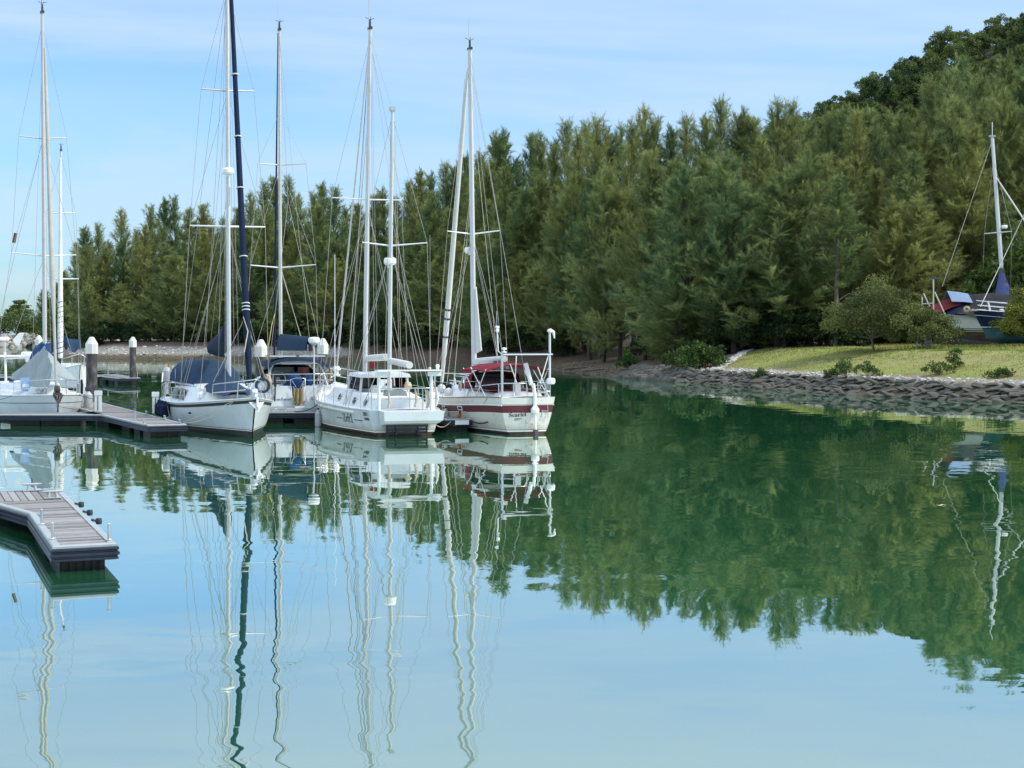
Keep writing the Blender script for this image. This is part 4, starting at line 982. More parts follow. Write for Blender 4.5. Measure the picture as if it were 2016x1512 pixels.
# foredeck tarp tied up to the mast foot
rows = []
for y, hw, zc, zs in ((7.3, .5, 1.95, 1.75), (7.9, .72, 2.28, 1.68), (8.25, .72, 2.42, 1.66), (9.0, .85, 2.10, 1.56), (10.0, .80, 1.84, 1.54), (11.0, .55, 1.62, 1.48)):
    rows.append([(hw * e + .1, y, lerp(zc, zs, abs(e) ** .85) + .03 * math.sin(e * 7 + y)) for e in np.linspace(-1, 1, 11)])
MB().sheet(rows, .02).build('foredeck_cover', NAVY, B.root)
MB().lathe([(0, 0), (.2, 0), (.2, .12), (.16, .2), (.06, .24), (.06, .3), (.13, .34), (.13, .42), (0, .46)], (1.0, 8.3, 1.28), 12).build('deck_vent', WPLAST, B.root)
# pulpit, stanchions, anchor
PT = lambda t, sd, dz, off=-.06: H.pt(t, s_(t) + dz, sd, off)
B.rails('pulpit', [[PT(.82, -1, 0), PT(.83, -1, .66), PT(.93, -1, .68), PT(.985, -1, .70), (0, 13.55, 2.13), PT(.985, 1, .70), PT(.93, 1, .68), PT(.83, 1, .66), PT(.82, 1, 0)], [PT(.93, -1, 0), PT(.935, -1, .68)], [PT(.93, 1, 0), PT(.935, 1, .68)], [PT(.83, -1, .34), PT(.96, -1, .36)], [PT(.83, 1, .34), PT(.96, 1, .36)]], .02)
B.lifelines(H, .1, .78, 6)
B.rails('pushpit', [[PT(.16, -1, .62), PT(.03, -1, .64), (0, -.05, 1.66), PT(.03, 1, .64), PT(.16, 1, .62)], [PT(.03, -1, 0), PT(.03, -1, .64)], [PT(.03, 1, 0), PT(.03, 1, .64)]], .02)
an = MB(); an.box((0, 13.5, 1.47), (.24, .7, .10)); an.tube([(0, 13.2, 1.55), (0, 13.85, 1.45), (0, 14.0, 1.15)], .05, 6); an.add([(-.28, 13.75, 1.32), (.28, 13.75, 1.32), (0, 14.05, .98), (0, 13.7, 1.15)], [(0, 1, 2), (0, 2, 3), (1, 3, 2), (0, 3, 1)])
an.lathe([(0, -.1), (.16, -.1), (.2, 0), (.16, .1), (0, .1)], (.0, 13.35, 1.62), 12, axis='X'); an.build('anchor', STEEL, B.root)
pl = MB()
for yy in (8.9,):
    a = [H.side(yy + e * .17, z, 1, .012) for e in (-1, 1) for z in (.66, .80)]; pl.add(a, [(0, 2, 3, 1)], 1); a = [H.side(yy + e * .13, z, 1, .016) for e in (-1, 1) for z in (.69, .77)]; pl.add(a, [(0, 2, 3, 1)], 0)
pl.build('portlight', [GLASS, WPLAST], B.root)
om = MB(); om.lathe([(0, -.3), (.16, -.3), (.2, -.1), (.2, .15), (.12, .3), (0, .32)], (1.12, .3, 2.0), 12); om.box((1.12, .3, 1.45), (.14, .2, .6)); om.build('outboard_motor', GPLAST, B.root)
MB().box((1.0, .1, 2.35), (.03, .35, .3)).build('flag', mat('orange_flag', (.45, .17, .03), .8), B.root)
MB().lathe([(.20, -.08), (.28, -.08), (.28, .08), (.20, .08), (.20, -.08)], (-.55, 12.2, 1.85), 14, axis='Y').build('fender_ring', NAVY, B.root)
MB().tube([PT(.15, 1, .7), PT(.12, 1, 1.1)], .03, 6).build('pole_light', STEEL, B.root)
# ropes and fenders of the sloop
bow_cl = B.world(H.pt(.93, s_(.93) + .02, 1, 0))
for i, (tx, ty) in enumerate(((-12.36, 54.55), (-12.48, 54.9))):
    rope(['slack pale rope from the sloop bow to the end of the dock', 'tight pale rope from the sloop bow to the dock cleat'][i], (bow_cl, (tx + .4, ty - .6, .50)), .011, None, .22 if i == 0 else .04)
rope('dark rope from the sloop quarter to the dock', (B.world(H.pt(.45, s_(.45), 1, 0)), (-13.1, 56.6, .52)), .02, DWIRE, .0)
for i, (y_, dx) in enumerate(((4.9, .22), (5.6, .2), (6.3, .2))):
    p = B.world(H.pt(y_ / 13, .72, 1, dx)); fender(['dark blue ball fender beside the sloop, left of three', 'dark blue ball fender beside the sloop, middle of three', 'dark blue ball fender beside the sloop, right of three'][i], p, DNAVY, .55, .19)

# ================================================================= ketch with the stern platform
K = Boat('white_ketch', 'white two masted ketch with pilothouse, stern arch and wide stern platform', (-3.95, 54.45), (-7.85, 66.5))
H = Hull(12.65, 3.95, .66, .92, .98, 1.55, rake=.5, srake=.05, tm=.45, wr=(.80, .94, .3), pe=2.3, p=.6, curve=.12)
s_ = H.sheer
H.build(K.root, [(lambda t: -.5, 1), (lambda t: .13 + .05 * t, 2), (lambda t: .175 + .05 * t, 3), (lambda t: .19 + .05 * t, 0), (lambda t: s_(t) + .03, 0)], [GELB, BOOTR, WPLAST, BLACK])
H.rail(K.root, GEL, .075, -.12, .12, 1.0, 'rubbing_strake', .0)
H.rail(K.root, GEL, .03, .03, 0, 1, 'toe_rail')
MB().loft([(.5, 1.02, .86, .9, 1.36), (3.0, 1.25, 1.05, .95, 1.48), (4.2, 1.32, 1.10, .95, 1.5)], rad=.12).build('aft_cabin', DECKW, K.root)
MB().loft([(4.2, 1.45, 1.22, .95, 1.56), (8.6, 1.35, 1.0, 1.0, 1.58), (10.2, .8, .5, 1.05, 1.5)], rad=.14).build('coachroof', DECKW, K.root)
# pilothouse: posts, roof, dark inside
ph = MB()
for x in (-.92, .92):
    for y in (3.3, 5.6): ph.tube([(x * 1.04, y, 1.45), (x * .97, y, 2.1)], .055, 6)
ph.build('pilothouse_post', GEL, K.root)
MB().loft([(2.95, .98, .94, 2.06, 2.21), (4.4, 1.0, .96, 2.07, 2.25), (6.0, .92, .85, 2.06, 2.2)], rad=.09).build('pilothouse_roof', GEL, K.root)
MB().add([(-.92, 5.75, 1.52), (.92, 5.75, 1.52), (.86, 5.55, 2.08), (-.86, 5.55, 2.08)], [(0, 1, 2, 3), (3, 2, 1, 0)]).build('windscreen', GLASS, K.root)
for sd in (-1, 1):
    MB().add([(sd * .955, 3.45, 1.56), (sd * .955, 5.5, 1.56), (sd * .90, 5.4, 2.06), (sd * .90, 3.45, 2.06)], [(0, 1, 2, 3), (3, 2, 1, 0)]).build('side_window', GLASS, K.root)
MB().box((-.45, 5.2, 1.85), (.7, .05, .55)).build('cabin_lining', BEIGE, K.root)
MB().box((.0, 5.3, 1.57), (1.9, .3, .14)).build('dashboard', TEAK, K.root)
MB().box((-.05, 2.9, 1.78), (.50, .06, .42)).build('life_ring_box', WPLAST, K.root)
MB().lathe([(0, -.06), (.05, -.06), (.05, .06), (0, .06)], (-.02, 2.86, 1.8), 10, axis='Y').build('compass', BLACK, K.root)
MB().box((-.62, 2.2, 1.66), (.28, .2, .26)).build('deck_locker', GPLAST, K.root)
MB().loft([(1.15, .42, .36, 1.34, 1.62), (1.9, .42, .34, 1.34, 1.66)], rad=.1).build('aft_hatch', CLEAR, K.root)
for yy, zz, hwid in ((1.9, 1.16, 1.075), (3.3, 1.18, 1.20), (5.6, 1.24, 1.31)):
    m = MB(); m.lathe([(0, 0), (.13, 0), (.14, .015), (0, .02)], (0, 0, 0), 16, axis='X')
    o = m.build('portlight', GLASS, K.root); o.location = (-hwid, yy, zz); o.rotation_euler = (0, R(22), R(0)); o.scale = (-1, 1.35, 1)
m = MB(); m.tube([(-1.40, 3.6, 1.2), (-1.40, 3.9, 1.2)], .02, 4); m.tube([(-1.40, 3.75, 1.1), (-1.4, 3.75, 1.34)], .02, 4); m.build('deck_fitting', STEEL, K.root)
# masts
mf, mt = K.loc(718, 735, 7.0), K.loc(728.5, 58, 6.6); mf.z = 1.5
ax = K.mast(mf, mt, .155, WMAST); nf, ntp = K.loc(766, 735, 2.6), K.loc(772.5, 217, 2.35); nf.z = 1.4
bx = K.mast(nf, ntp, .125, WMAST, name='mizzen_mast'); K.masthead(mt)
MB().box(ntp + Vector((0, 0, .05)), (.2, .22, .16)).build('mizzen_head', GPLAST, K.root)
pl, pr = K.loc(654, 389, 6.9), K.loc(791, 394, 6.9); K.spreader(ax, K.loc(722, 393, 6.8).z, pl, pr)
ql, qr = K.loc(713, 477, 2.4), K.loc(841, 478, 2.4); K.spreader(bx, K.loc(769, 484, 2.5).z, ql, qr)
for sd, tip, c in ((-1, pl, H.pt(.56, s_(.56), -1, -.03)), (1, pr, H.pt(.56, s_(.56), 1, -.03))):
    K.wire(c, tip, .013); K.wire(tip, ax(mt.z - .4)); K.wire(c + Vector((0, .6, 0)), ax(pl.z - .2), .013); K.wire(c + Vector((0, -.6, 0)), ax(pl.z - .25), .013)
for sd, tip, c in ((-1, ql, H.pt(.2, s_(.2), -1, -.03)), (1, qr, H.pt(.2, s_(.2), 1, -.03))):
    K.wire(c, tip, .013); K.wire(tip, bx(ntp.z - .2)); K.wire(c + Vector((0, .5, 0)), bx(ql.z - .2), .013); K.wire(c + Vector((0, -.5, 0)), bx(ql.z - .2), .013)
K.wire(ax(mt.z - .2), bx(ntp.z), .011, None, 'triatic_stay'); K.wire(bx(ql.z + 1), (0.9, .2, 2.4), .011, None, 'backstay'); K.wire(ax(mt.z - .2), (-1.0, 1.6, 1.1), .011, None, 'backstay'); K.wire(ax(mt.z - .2), (1.0, 1.6, 1.1), .011, None, 'backstay')
bowp = Vector((0, 12.9, 2.15))
MB().tube([bowp, bowp.lerp(mt, .45), ax(mt.z - .25)], [.045, .035, .022], 6).build('furled_headsail', WHITEF, K.root)
K.wire((0, 10.6, 1.6), ax(mt.z - 3.2), .022, ROPE, 'inner_forestay'); K.wire((-.1, 10.2, 1.6), ax(mt.z - .5), .014, DWIRE, 'halyard'); K.wire((-.3, 11.5, 1.9), ax(mt.z - .5), .011, None, 'halyard')
for dx, y0 in ((-.25, 8.4), (.3, 8.0), (.2, 5.9), (.42, 6.3)): K.wire((dx, y0, 1.7), ax(mt.z - 1) + Vector((dx * .2, 0, 0)), .010, None, 'halyard')
for dx, y0 in ((.25, 1.8), (-.25, 2.2), (.5, 2.5)): K.wire((dx, y0, 1.6), bx(ntp.z - .4) + Vector((dx * .2, 0, 0)), .010, ROPE, 'halyard')
MB().lathe([(0, .1), (.1, .1), (.16, .02), (.19, -.04), (.19, -.08), (.1, -.12), (.1, -.26), (.18, -.28), (.18, -.34), (0, -.34)], bowp + Vector((0, 0, .08)), 14).build('furler_drum', WPLAST, K.root)
MB().tube([ax(2.75) + Vector((0, -.15, 0)), Vector((0, 2.95, 2.85))], [.125, .14], 10).build('main_boom', WHITEF, K.root)
MB().tube([bx(2.72) + Vector((0, -.1, 0)), Vector((.10, -.35, 2.6))], [.12, .135], 10).build('mizzen_boom', WHITEF, K.root)
K.radome(bx(6.55) + Vector((0, .1, 0)), .24, .3); MB().box(bx(6.35) + Vector((0, .12, 0)), (.1, .3, .1)).build('radar_bracket', WPLAST, K.root)
MB().box((.2, 6.4, 2.62), (.30, .12, .5)).build('red_bag', RED, K.root)
# stern arch
ar = MB()
for x in (-1.0, .98): ar.tube([(x, -.12, .92), (x, -.12, 2.3)], .065, 8); ar.box((x + .12 * (1 if x > 0 else 1), -.12, 2.27), (.5, .1, .16))
ar.box((.12, -.12, 2.40), (2.42, .55, .05)); ar.build('stern_arch', GEL, K.root)
MB().lathe([(0, 0), (.05, 0), (.07, .08), (.08, .16), (0, .2)], (1.22, -.12, 2.43), 10).build('stern_light', WPLAST, K.root); MB().lathe([(0, 0), (.06, 0), (.06, .06), (0, .1)], (.92, -.12, 2.43), 10).build('satellite_puck', TAN, K.root)
K.wire((.93, -.12, 2.5), (.93, -.12, 7.4), .009, None, 'whip_antenna')
# stern platform: wedge box, and slatted ladder below
pfm = MB(); x0, x1 = -1.02, 1.24
pfm.add([(x0, -.12, .95), (x1, -.12, .95), (x1, -1.05, .93), (x0, -1.05, .93), (x0 + .06, -.12, .38), (x1 - .2, -.12, .38), (x1 - .06, -1.05, .60), (x0 + .02, -1.05, .60), (x0 + .1, -.95, .50), (x1 - .2, -.95, .50)],
        [(0, 1, 2, 3), (3, 2, 6, 7), (7, 6, 9, 8), (8, 9, 5, 4), (1, 5, 9, 6, 2), (0, 3, 7, 8, 4), (0, 4, 5, 1)])
pfm.build('stern_platform', GELB, K.root)
sl = MB()
for z in (.135, .255, .375, .475): sl.box((-.0, -.30 - (z - .14) * .35, z), (1.56, .05, .078))
for x in (-.74, -.42, .40, .74): sl.box((x, -.345, .26), (.055, .06, .46), rx=R(-18))
sl.build('boarding_grating', BLACK, K.root)
sr = [[(-1.2, .2, .95), (-1.2, .2, 1.72), (-1.05, .05, 1.74), (1.1, .05, 1.74), (1.25, .2, 1.72), (1.25, .2, .95)], [(-1.15, .1, 1.34), (1.2, .1, 1.34)]] + [[(x, .06, .95), (x, .06, 1.74)] for x in (-.55, .2, .7)]
K.rails('pushpit', sr, .02)
K.lifelines(H, .08, .80, 7, .66)
PT = lambda t, sd, dz, off=-.05: H.pt(t, s_(t) + dz, sd, off)
K.rails('pulpit', [[PT(.80, -1, 0), PT(.81, -1, .70), PT(.9, -1, .74), (-.2, 13.0, 2.22), (.2, 13.0, 2.22), PT(.9, 1, .74), PT(.81, 1, .70), PT(.80, 1, 0)], [PT(.9, -1, 0), PT(.9, -1, .74)], [PT(.9, 1, 0), PT(.9, 1, .74)], [PT(.81, -1, .36), (-.1, 12.8, 1.9), PT(.81, 1, .36)]], .02)
MB().box((-.55, 11.6, 2.0), (.05, .55, .55), rx=.2).build('fender_board', TAN, K.root)
for i, (x, z, c) in enumerate(((-.62, 1.25, ROPE), (.4, 1.3, ROPE), (.85, 1.25, TAN), (1.2, 1.35, WHITEF))): MB().tube([(x, .02, z + .42), (x + .05, -.03, z), (x - .02, -.03, z - .26)], [.03, .06, .05], 6).build('coiled_rope', c, K.root)
MB().lathe([(0, -.14), (.12, -.12), (.16, 0), (.1, .14), (0, .15)], (.72, 2.4, 1.75), 10).build('deck_bucket', TAN, K.root)
for x, y, z in ((1.28, .9, 1.1), (1.36, 1.3, 1.15), (1.4, 1.8, 1.05)): MB().tube([(x, y, z - .15), (x, y, z + .45)], .11, 8).build('fuel_can', WPLAST if y != 1.3 else GPLAST, K.root)
K.wire((1.15, -.1, 2.3), (1.45, 1.6, 1.0), .02, STEEL, 'arch_brace'); K.wire((-1.1, -.1, 2.25), (-1.3, 1.3, 1.0), .02, STEEL, 'arch_brace')
# lettering on the port quarter
def kside(y0, z0): return lambda u, v: H.side(y0 - u, z0 + v, -1, .008)
lettering('\U0001D419\U0001D58A\U0001D58B\U0001D597\U0001D7CF', .46, kside(2.35, .40), INK, K.root, xs=1.0)
for a, b in ((1.72, .85), (2.95, 3.6)):
    m = MB(); m.grid([[H.side(lerp(a, b, i / 6), z, -1, .008) for i in range(7)] for z in (.505, .535)]); m.build('name_stripe', INK, K.root)
lettering('ZEFR 1', .17, kside(.45, .73), INK, K.root, bold=.006); lettering('YAMBA', .15, kside(.43, .56), INK, K.root, bold=.004)
fender('grey hanging fender at the ketch bow side above the dock', K.world(H.pt(.50, .30, -1, .14)), GPLAST, .72, .13)
rope('black rope from the ketch quarter up to the dock behind it', (K.world(H.pt(.52, .9, -1, .05)), (-9.2, 62.5, .5)), .022, DWIRE, .12)
# ================================================================= cream sloop with maroon stripe
S = Boat('cream_sloop', 'cream sloop with maroon stripe, maroon bimini and self steering gear on its stern', (.55, 55.25), (-3.15, 66.1), None)
H = Hull(11.4, 3.55, .60, 1.36, 1.18, 1.38, rake=.5, srake=.15, tm=.45, wr=(.62, .90, .3), pe=2.3, p=.55, curve=.10)
s_ = H.sheer
H.build(S.root, [(lambda t: -.5, 1), (lambda t: .10 + .02 * t, 2), (lambda t: .155 + .02 * t, 3), (lambda t: .175 + .02 * t, 0), (lambda t: s_(t) - .55, 4), (lambda t: s_(t) - .27, 0), (lambda t: s_(t) - .25, 3), (lambda t: s_(t) - .237, 0), (lambda t: s_(t) + .02, 0)],
        [CREAM, mat('dull_brown_antifoul', (.05, .035, .028), .6, var=.4), WPLAST, BLACK, MAROON])
H.rail(S.root, GEL, .035, -.27, .0, 1, 'rubbing_strake', .0); H.rail(S.root, GEL, .03, -.56, .25, 1, 'rubbing_strake', .0); H.rail(S.root, TEAK, .02, .02)
m = MB()
for yy in (5.1, 3.3):
    z0 = s_(yy / 11.4) - .49; z1 = s_(yy / 11.4) - .31
    a = [H.side(yy + e * .23, z, -1, .012) for e in (-1, 1) for z in (z0, z1)]; m.add(a, [(0, 2, 3, 1)], 1)
    a = [H.side(yy + e * .16, z, -1, .018) for e in (-1, 1) for z in (z0 + .04, z1 - .04)]; m.add(a, [(0, 2, 3, 1)], 0)
m.build('portlight', [GLASS, WPLAST], S.root)
MB().loft([(.7, 1.02, .85, 1.15, 1.50), (3.9, 1.2, 1.02, 1.05, 1.56)], rad=.1).build('cockpit_coaming', GEL, S.root)
MB().box((0, 2.5, 1.6), (2.15, 2.6, .03)).build('coaming_cap', MAROON, S.root)
MB().loft([(3.9, 1.28, 1.1, 1.0, 1.62), (7.4, 1.15, .9, 1.0, 1.62), (9.2, .7, .45, 1.05, 1.5)], rad=.14).build('coachroof', DECKW, S.root)
MB().box((0, 3.78, 1.75), (1.5, .08, .42)).build('companionway', INSIDE, S.root); MB().box((-.35, 3.72, 1.72), (.9, .03, .26)).build('instrument_panel', MAROON, S.root)
# dodger with window
dg = []
for y in np.linspace(3.7, 5.4, 6):
    k_ = (y - 3.7) / 1.7; hw, top = lerp(1.12, 1.0, k_), lerp(2.36, 1.68, k_ ** 2.2); dg.append([(hw * math.copysign(min(1, abs(e) ** .8), e), y, 1.58 + (top - 1.58) * max(0, 1 - abs(e) ** 4) ** .5) for e in np.linspace(-1, 1, 13)])
MB().sheet(dg, .02).build('dodger', MARF, S.root)
MB().add([(-.70, 4.72, 1.66), (.70, 4.72, 1.66), (.64, 4.45, 2.13), (-.64, 4.45, 2.13)], [(0, 1, 2, 3), (3, 2, 1, 0)]).build('dodger_window', CLEAR, S.root); MB().tube([(-.72, 3.66, 2.27), (0, 3.66, 2.31), (.72, 3.66, 2.27)], .035, 6).build('dodger_bow', WPLAST, S.root)
# bimini
bm_ = []
for y in np.linspace(1.0, 4.1, 6):
    bm_.append([(1.28 * e, y, 2.62 - .25 * abs(e) ** 2.6 - .05 * abs((y - 2.5) / 1.5) ** 2) for e in np.linspace(-1, 1, 11)])
MB().sheet(bm_, .025).build('bimini', MARF, S.root)
vb = MB(); vb.sheet([[(-1.28, y, 2.37) for y in np.linspace(2.9, 4.15, 4)], [(-1.3, y, 2.22) for y in np.linspace(2.9, 4.15, 4)]], .02); vb.sheet([[(1.28, y, 2.37) for y in np.linspace(1.0, 2.4, 4)], [(1.3, y, 2.24) for y in np.linspace(1.0, 2.4, 4)]], .02); vb.build('bimini_flap', MARF, S.root)
for x in (-1.25, 1.25): S.rails('bimini_frame', [[(x, 2.4, 1.3), (x, y, 2.4)] for y in (1.1, 4.0)] + [[(x, 1.0, 1.3), (x, 3.0, 2.45)]], .018, WPLAST)
# rig
mf, mt = S.loc(934, 735, 6.9), S.loc(925, 98, 6.9); mf.z = 1.55
ax = S.mast(mf, mt, .165, WMAST, .8); S.masthead(mt)
sl_, sr_ = S.loc(880.5, 455, 6.75), S.loc(984, 454, 6.75); S.spreader(ax, S.loc(930, 461, 6.9).z, sl_, sr_)
for sd, tip in ((-1, sl_), (1, sr_)):
    c = H.pt(.60, s_(.6), sd, -.04); S.wire(c, tip, .013); S.wire(tip, ax(mt.z - .5)); S.wire(c + Vector((0, .5, 0)), ax(tip.z - .1), .012); S.wire(c + Vector((0, -.5, 0)), ax(tip.z - .15), .012)
fb, ft = S.loc(870, 752, 11.2), S.loc(920.5, 140, 7.35)
MB().tube([fb.lerp(ft, i / 6) for i in range(7)], [.07, .125, .12, .11, .10, .09, .05], 9).build('furled_headsail', WHITEF, S.root)
tie = MB(); [tie.tube([fb.lerp(ft, f), fb.lerp(ft, f + .006)], .135, 9) for f in (.15, .21, .24)]; tie.build('sail_tie', DWIRE, S.root)
S.wire(ft, ax(mt.z - .2), .012, DWIRE, 'forestay'); S.wire(ft + Vector((-.06, .2, -.3)), H.deck(.93, -.2), .011, None, 'halyard')
for p0, tgt in (((-.5, 9.0, 1.4), mt.z - 5.6), ((-.3, 8.6, 1.5), mt.z - 5.7)): S.wire(p0, ax(tgt), .016, ROPE, 'inner_forestay')
bsa = Vector((.05, -.05, 1.45)); S.wire(bsa, ax(mt.z - .1), .013, None, 'backstay'); MB().tube([S.loc(1046, 757, .35), S.loc(1035, 716, .7)], .085, 10).build('backstay_cover', WPLAST, S.root)
S.wire((-.55, 1.8, 2.6), ax(mt.z - 1.4), .012, ROPE, 'topping_lift'); S.wire((-.75, .5, 2.55), ax(mt.z - .4), .010, None, 'flag_halyard'); S.wire((.35, 4.4, 2.5), ax(sl_.z - .3), .010, None, 'lazy_jack')
m = MB(); a, b = ax(2.95), ax(5.6); m.sheet([[Vector((p.x + .06, p.y - .14, p.z)) for p in (a.lerp(b, i / 6) for i in range(7))], [Vector((p.x + .09 + .10 * (1 - i / 6), p.y - .20 - .32 * (1 - i / 6), p.z + .12)) for i, p in enumerate(a.lerp(b, i / 6) for i in range(7))]], .05)
m.build('mainsail_leech', WHITEF, S.root)
MB().tube([ax(2.62) + Vector((0, -.14, 0)), Vector((-.02, 2.55, 2.78))], .125, 10).build('boom', WMAST, S.root)
for y in (3.2, 4.6, 5.8): MB().tube([(0, y, 2.62), (-.1, y - .1, 2.35), (.05, y - .5, 2.5)], .02, 5).build('sheet', ROPE, S.root)
MB().tube([ax(2.5) + Vector((0, -.12, 0)), Vector((0, 5.2, 1.75))], .045, 8).build('boom_vang', ALU, S.root)
S.radome(ax(7.28) + Vector((-.02, .36, 0)), .22, .27); MB().box(ax(7.12) + Vector((0, .2, 0)), (.1, .42, .08)).build('radar_bracket', WPLAST, S.root)
# stern gantry: two poles, cross beam, wind generator, radome, rails
MB().tube([(-.93, .12, 1.25), (-.93, .12, 3.05)], .05, 8).build('gantry_pole', STEEL, S.root); MB().tube([(.96, .12, 1.95), (.96, .12, 3.78)], .045, 8).build('gantry_pole', ALU, S.root)
MB().box((.08, .12, 2.98), (1.95, .16, .055)).build('gantry_beam', ALU, S.root); MB().box((.1, .3, 3.03), (1.7, .5, .03)).build('solar_panel', SOLAR, S.root)
g = MB(); g.tube([(-.95, .12, 3.0), (-1.08, .12, 3.1), (-1.12, .12, 3.85)], .022, 6); g.lathe([(0, 0), (.05, 0), (.07, .07), (.05, .14), (.08, .17), (.08, .23), (0, .25)], (-1.12, .12, 3.8), 10); g.build('light_mast', WPLAST, S.root)
MB().tube([(-1.0, .5, 2.9), (-1.02, .5, 4.6)], .012, 5).build('whip_antenna', GPLAST, S.root); MB().lathe([(0, 0), (.09, 0), (.1, .04), (.03, .06), (.03, .1), (.1, .13), (.1, .18), (0, .2)], (-.85, .12, 3.04), 12).build('satellite_dome', WPLAST, S.root)
wgx = MB(); wgx.lathe([(0, -.14), (.06, -.13), (.085, 0), (.07, .12), (0, .16)], (.97, .12, 3.86), 12, axis='Y'); wgx.tube([(.97, .12, 3.78), (1.0, .1, 3.9), (1.1, .1, 3.82), (1.14, .1, 3.58)], [.05, .06, .06, .025], 6); wgx.build('wind_generator', WPLAST, S.root)
S.radome((.96, .0, 1.98), .165, .24); MB().lathe([(.05, -.14), (.12, -.11), (.15, -.04)], (.96, 0, 1.98), 14).build('dome_base', BLACK, S.root)
PTt = lambda x, z: (x, .1, z)
S.rails('pushpit', [[(-1.02, .25, 1.24), (-1.02, .25, 1.88), (-.9, .1, 1.9), (.0, .02, 1.9), (.02, .02, 1.25)], [(.45, .02, 1.25), (.45, .02, 1.92), (.9, .1, 1.92), (1.02, .25, 1.9), (1.02, .25, 1.24)], [(-1.0, .2, 1.57), (0, .04, 1.58)], [(.45, .04, 1.60), (1.0, .2, 1.58)],
                [(-.5, .06, 1.25), (-.5, .06, 1.9)], [(.75, .06, 1.25), (.75, .06, 1.92)], [(.88, .1, 1.25), (.88, .1, 1.92)], [(-1.02, .25, 1.88), (-1.2, 2.6, 1.72)], [(1.02, .25, 1.88), (1.2, 2.6, 1.72)]], .02)
S.rails('arch_brace', [[(-.4, .3, 1.2), (-.1, .9, 2.9)], [(.55, .05, 1.9), (.9, .1, 2.95)], [(.95, .1, 1.3), (.58, .4, 2.5)], [(.2, 1.2, 1.4), (-.35, .9, 2.6)]], .02, WPLAST)
S.rails('stern_ladder', [[(.55, -.14, 1.3), (.55, -.17, .62)], [(.78, -.14, 1.3), (.78, -.17, .62)], [(.50, -.17, .62), (.82, -.17, .62)], [(.55, -.16, .86), (.78, -.16, .86)], [(.55, -.15, 1.1), (.78, -.15, 1.1)]], .014)
MB().box((.62, .06, 1.55), (.36, .10, .06)).build('gear_shelf', GPLAST, S.root)
wv = MB(); wv.tube([(.17, -.28, 1.9), (.22, -.30, 1.45), (.22, -.30, .98)], [.055, .07, .075], 8); wv.lathe([(.05, -.16), (.16, -.1), (.17, .02), (.1, .12), (.04, .16)], (.22, -.3, .92), 10); wv.tube([(.22, -.32, .86), (.24, -.32, .12)], [.035, .05], 8)
wv.tube([(.22, -.3, 1.15), (.34, -.1, 1.2)], .05, 6); wv.build('wind_vane_gear', WPLAST, S.root); MB().box((.25, -.30, .02), (.13, .22, .34)).build('vane_rudder', PURPLE, S.root)
m = MB(); m.tube([(-.10, -.10, .44), (-.10, -.22, .42), (.16, -.24, .38), (.2, -.12, .38)], .016, 5); m.tube([(-.10, -.10, .5), (-.10, -.2, .5)], .02, 5); m.build('transom_step', STEEL, S.root)
MB().box((-.33, .1, 1.72), (.22, .14, .30)).build('stern_box', GPLAST, S.root)
PT = lambda t, sd, dz, off=-.05: H.pt(t, s_(t) + dz, sd, off)
S.lifelines(H, .14, .80, 7, .62)
S.rails('pulpit', [[PT(.80, -1, 0), PT(.82, -1, .64), PT(.93, -1, .68), (0, 11.9, 2.0), PT(.93, 1, .68), PT(.82, 1, .64), PT(.80, 1, 0)], [PT(.92, -1, 0), PT(.93, -1, .68)], [PT(.92, 1, 0), PT(.93, 1, .68)], [PT(.81, -1, .34), PT(.95, -1, .36)], [PT(.81, 1, .34), PT(.95, 1, .36)]], .022)
S.rails('mast_rail', [[(-.75, 7.0, 1.5), (-.7, 7.0, 2.1), (.7, 7.0, 2.1), (.75, 7.0, 1.5)], [(-.6, 6.2, 1.5), (-.55, 6.2, 2.0), (-.55, 7.6, 2.0), (-.6, 7.6, 1.5)]], .02)
for i, (x, y, z, c, r) in enumerate(((-.9, 8.8, 1.3, WPLAST, .16), (-.6, 9.3, 1.35, GPLAST, .13), (-1.0, 8.0, 1.45, WHITEF, .2), (-.95, 6.9, 1.5, DNAVY, .2), (-1.15, 6.4, 1.35, WHITEF, .2), (-.1, 9.6, 1.5, GPLAST, .15), (-.4, 6.6, 1.85, GREYF, .16))):
    mm = MB(); mm.lathe([(0, -r), (r * .8, -r * .7), (r, 0), (r * .7, r * .7), (0, r)], (x, y, z), 9); mm.build('deck_bundle', c, S.root)
MB().lathe([(.14, -.05), (.2, 0), (.14, .05), (.1, 0), (.14, -.05)], (-1.2, 4.6, 1.65), 14, axis='X').build('coiled_rope', ROPE, S.root)
for sd in (-1, 1): MB().lathe([(0, 0), (.09, 0), (.11, .1), (.07, .16), (.1, .22), (0, .24)], (sd * .85, 3.4, 1.6), 12).build('winch', STEEL, S.root)
def transom(y_off, x0, z0, tilt=0.0): return lambda u, v: (x0 + u, H.ty(x0 + u, z0 + v) - y_off, z0 + v + u * tilt)
lettering('\U0001D412\U0001D41C\U0001D41A\U0001D42B\U0001D425\U0001D41E\U0001D42D', .225, transom(.03, -.42, .67, .05), INK, S.root, bold=.002)
lettering('GRYT', .115, transom(.03, -.40, .53, .05), INK, S.root, bold=.002)
for i, yy in enumerate((5.9, 4.6)): fender(['white fender with a dark top hung near the cream sloop bow', 'white fender with a dark top hung amidships on the cream sloop'][i], S.world(H.pt(yy / 11.4, .50, -1, .12)), CREAM, .50, .115)
fender('orange ball fender low between the cream sloop and its dock', S.world(H.pt(3.2 / 11.4, .50, -1, .16)), ORANGE, .34, .10, (.5, .2)); fender('white ball fender on the dock edge beside the cream sloop', (-1.72, 57.6, .60), WPLAST, .3, .12)
rope('white rope from the cream sloop stern cleat to the dock end', (S.world(H.pt(.08, s_(.08), -1, .02)), (-1.5, 57.2, .5)), .018, ROPE, .06)
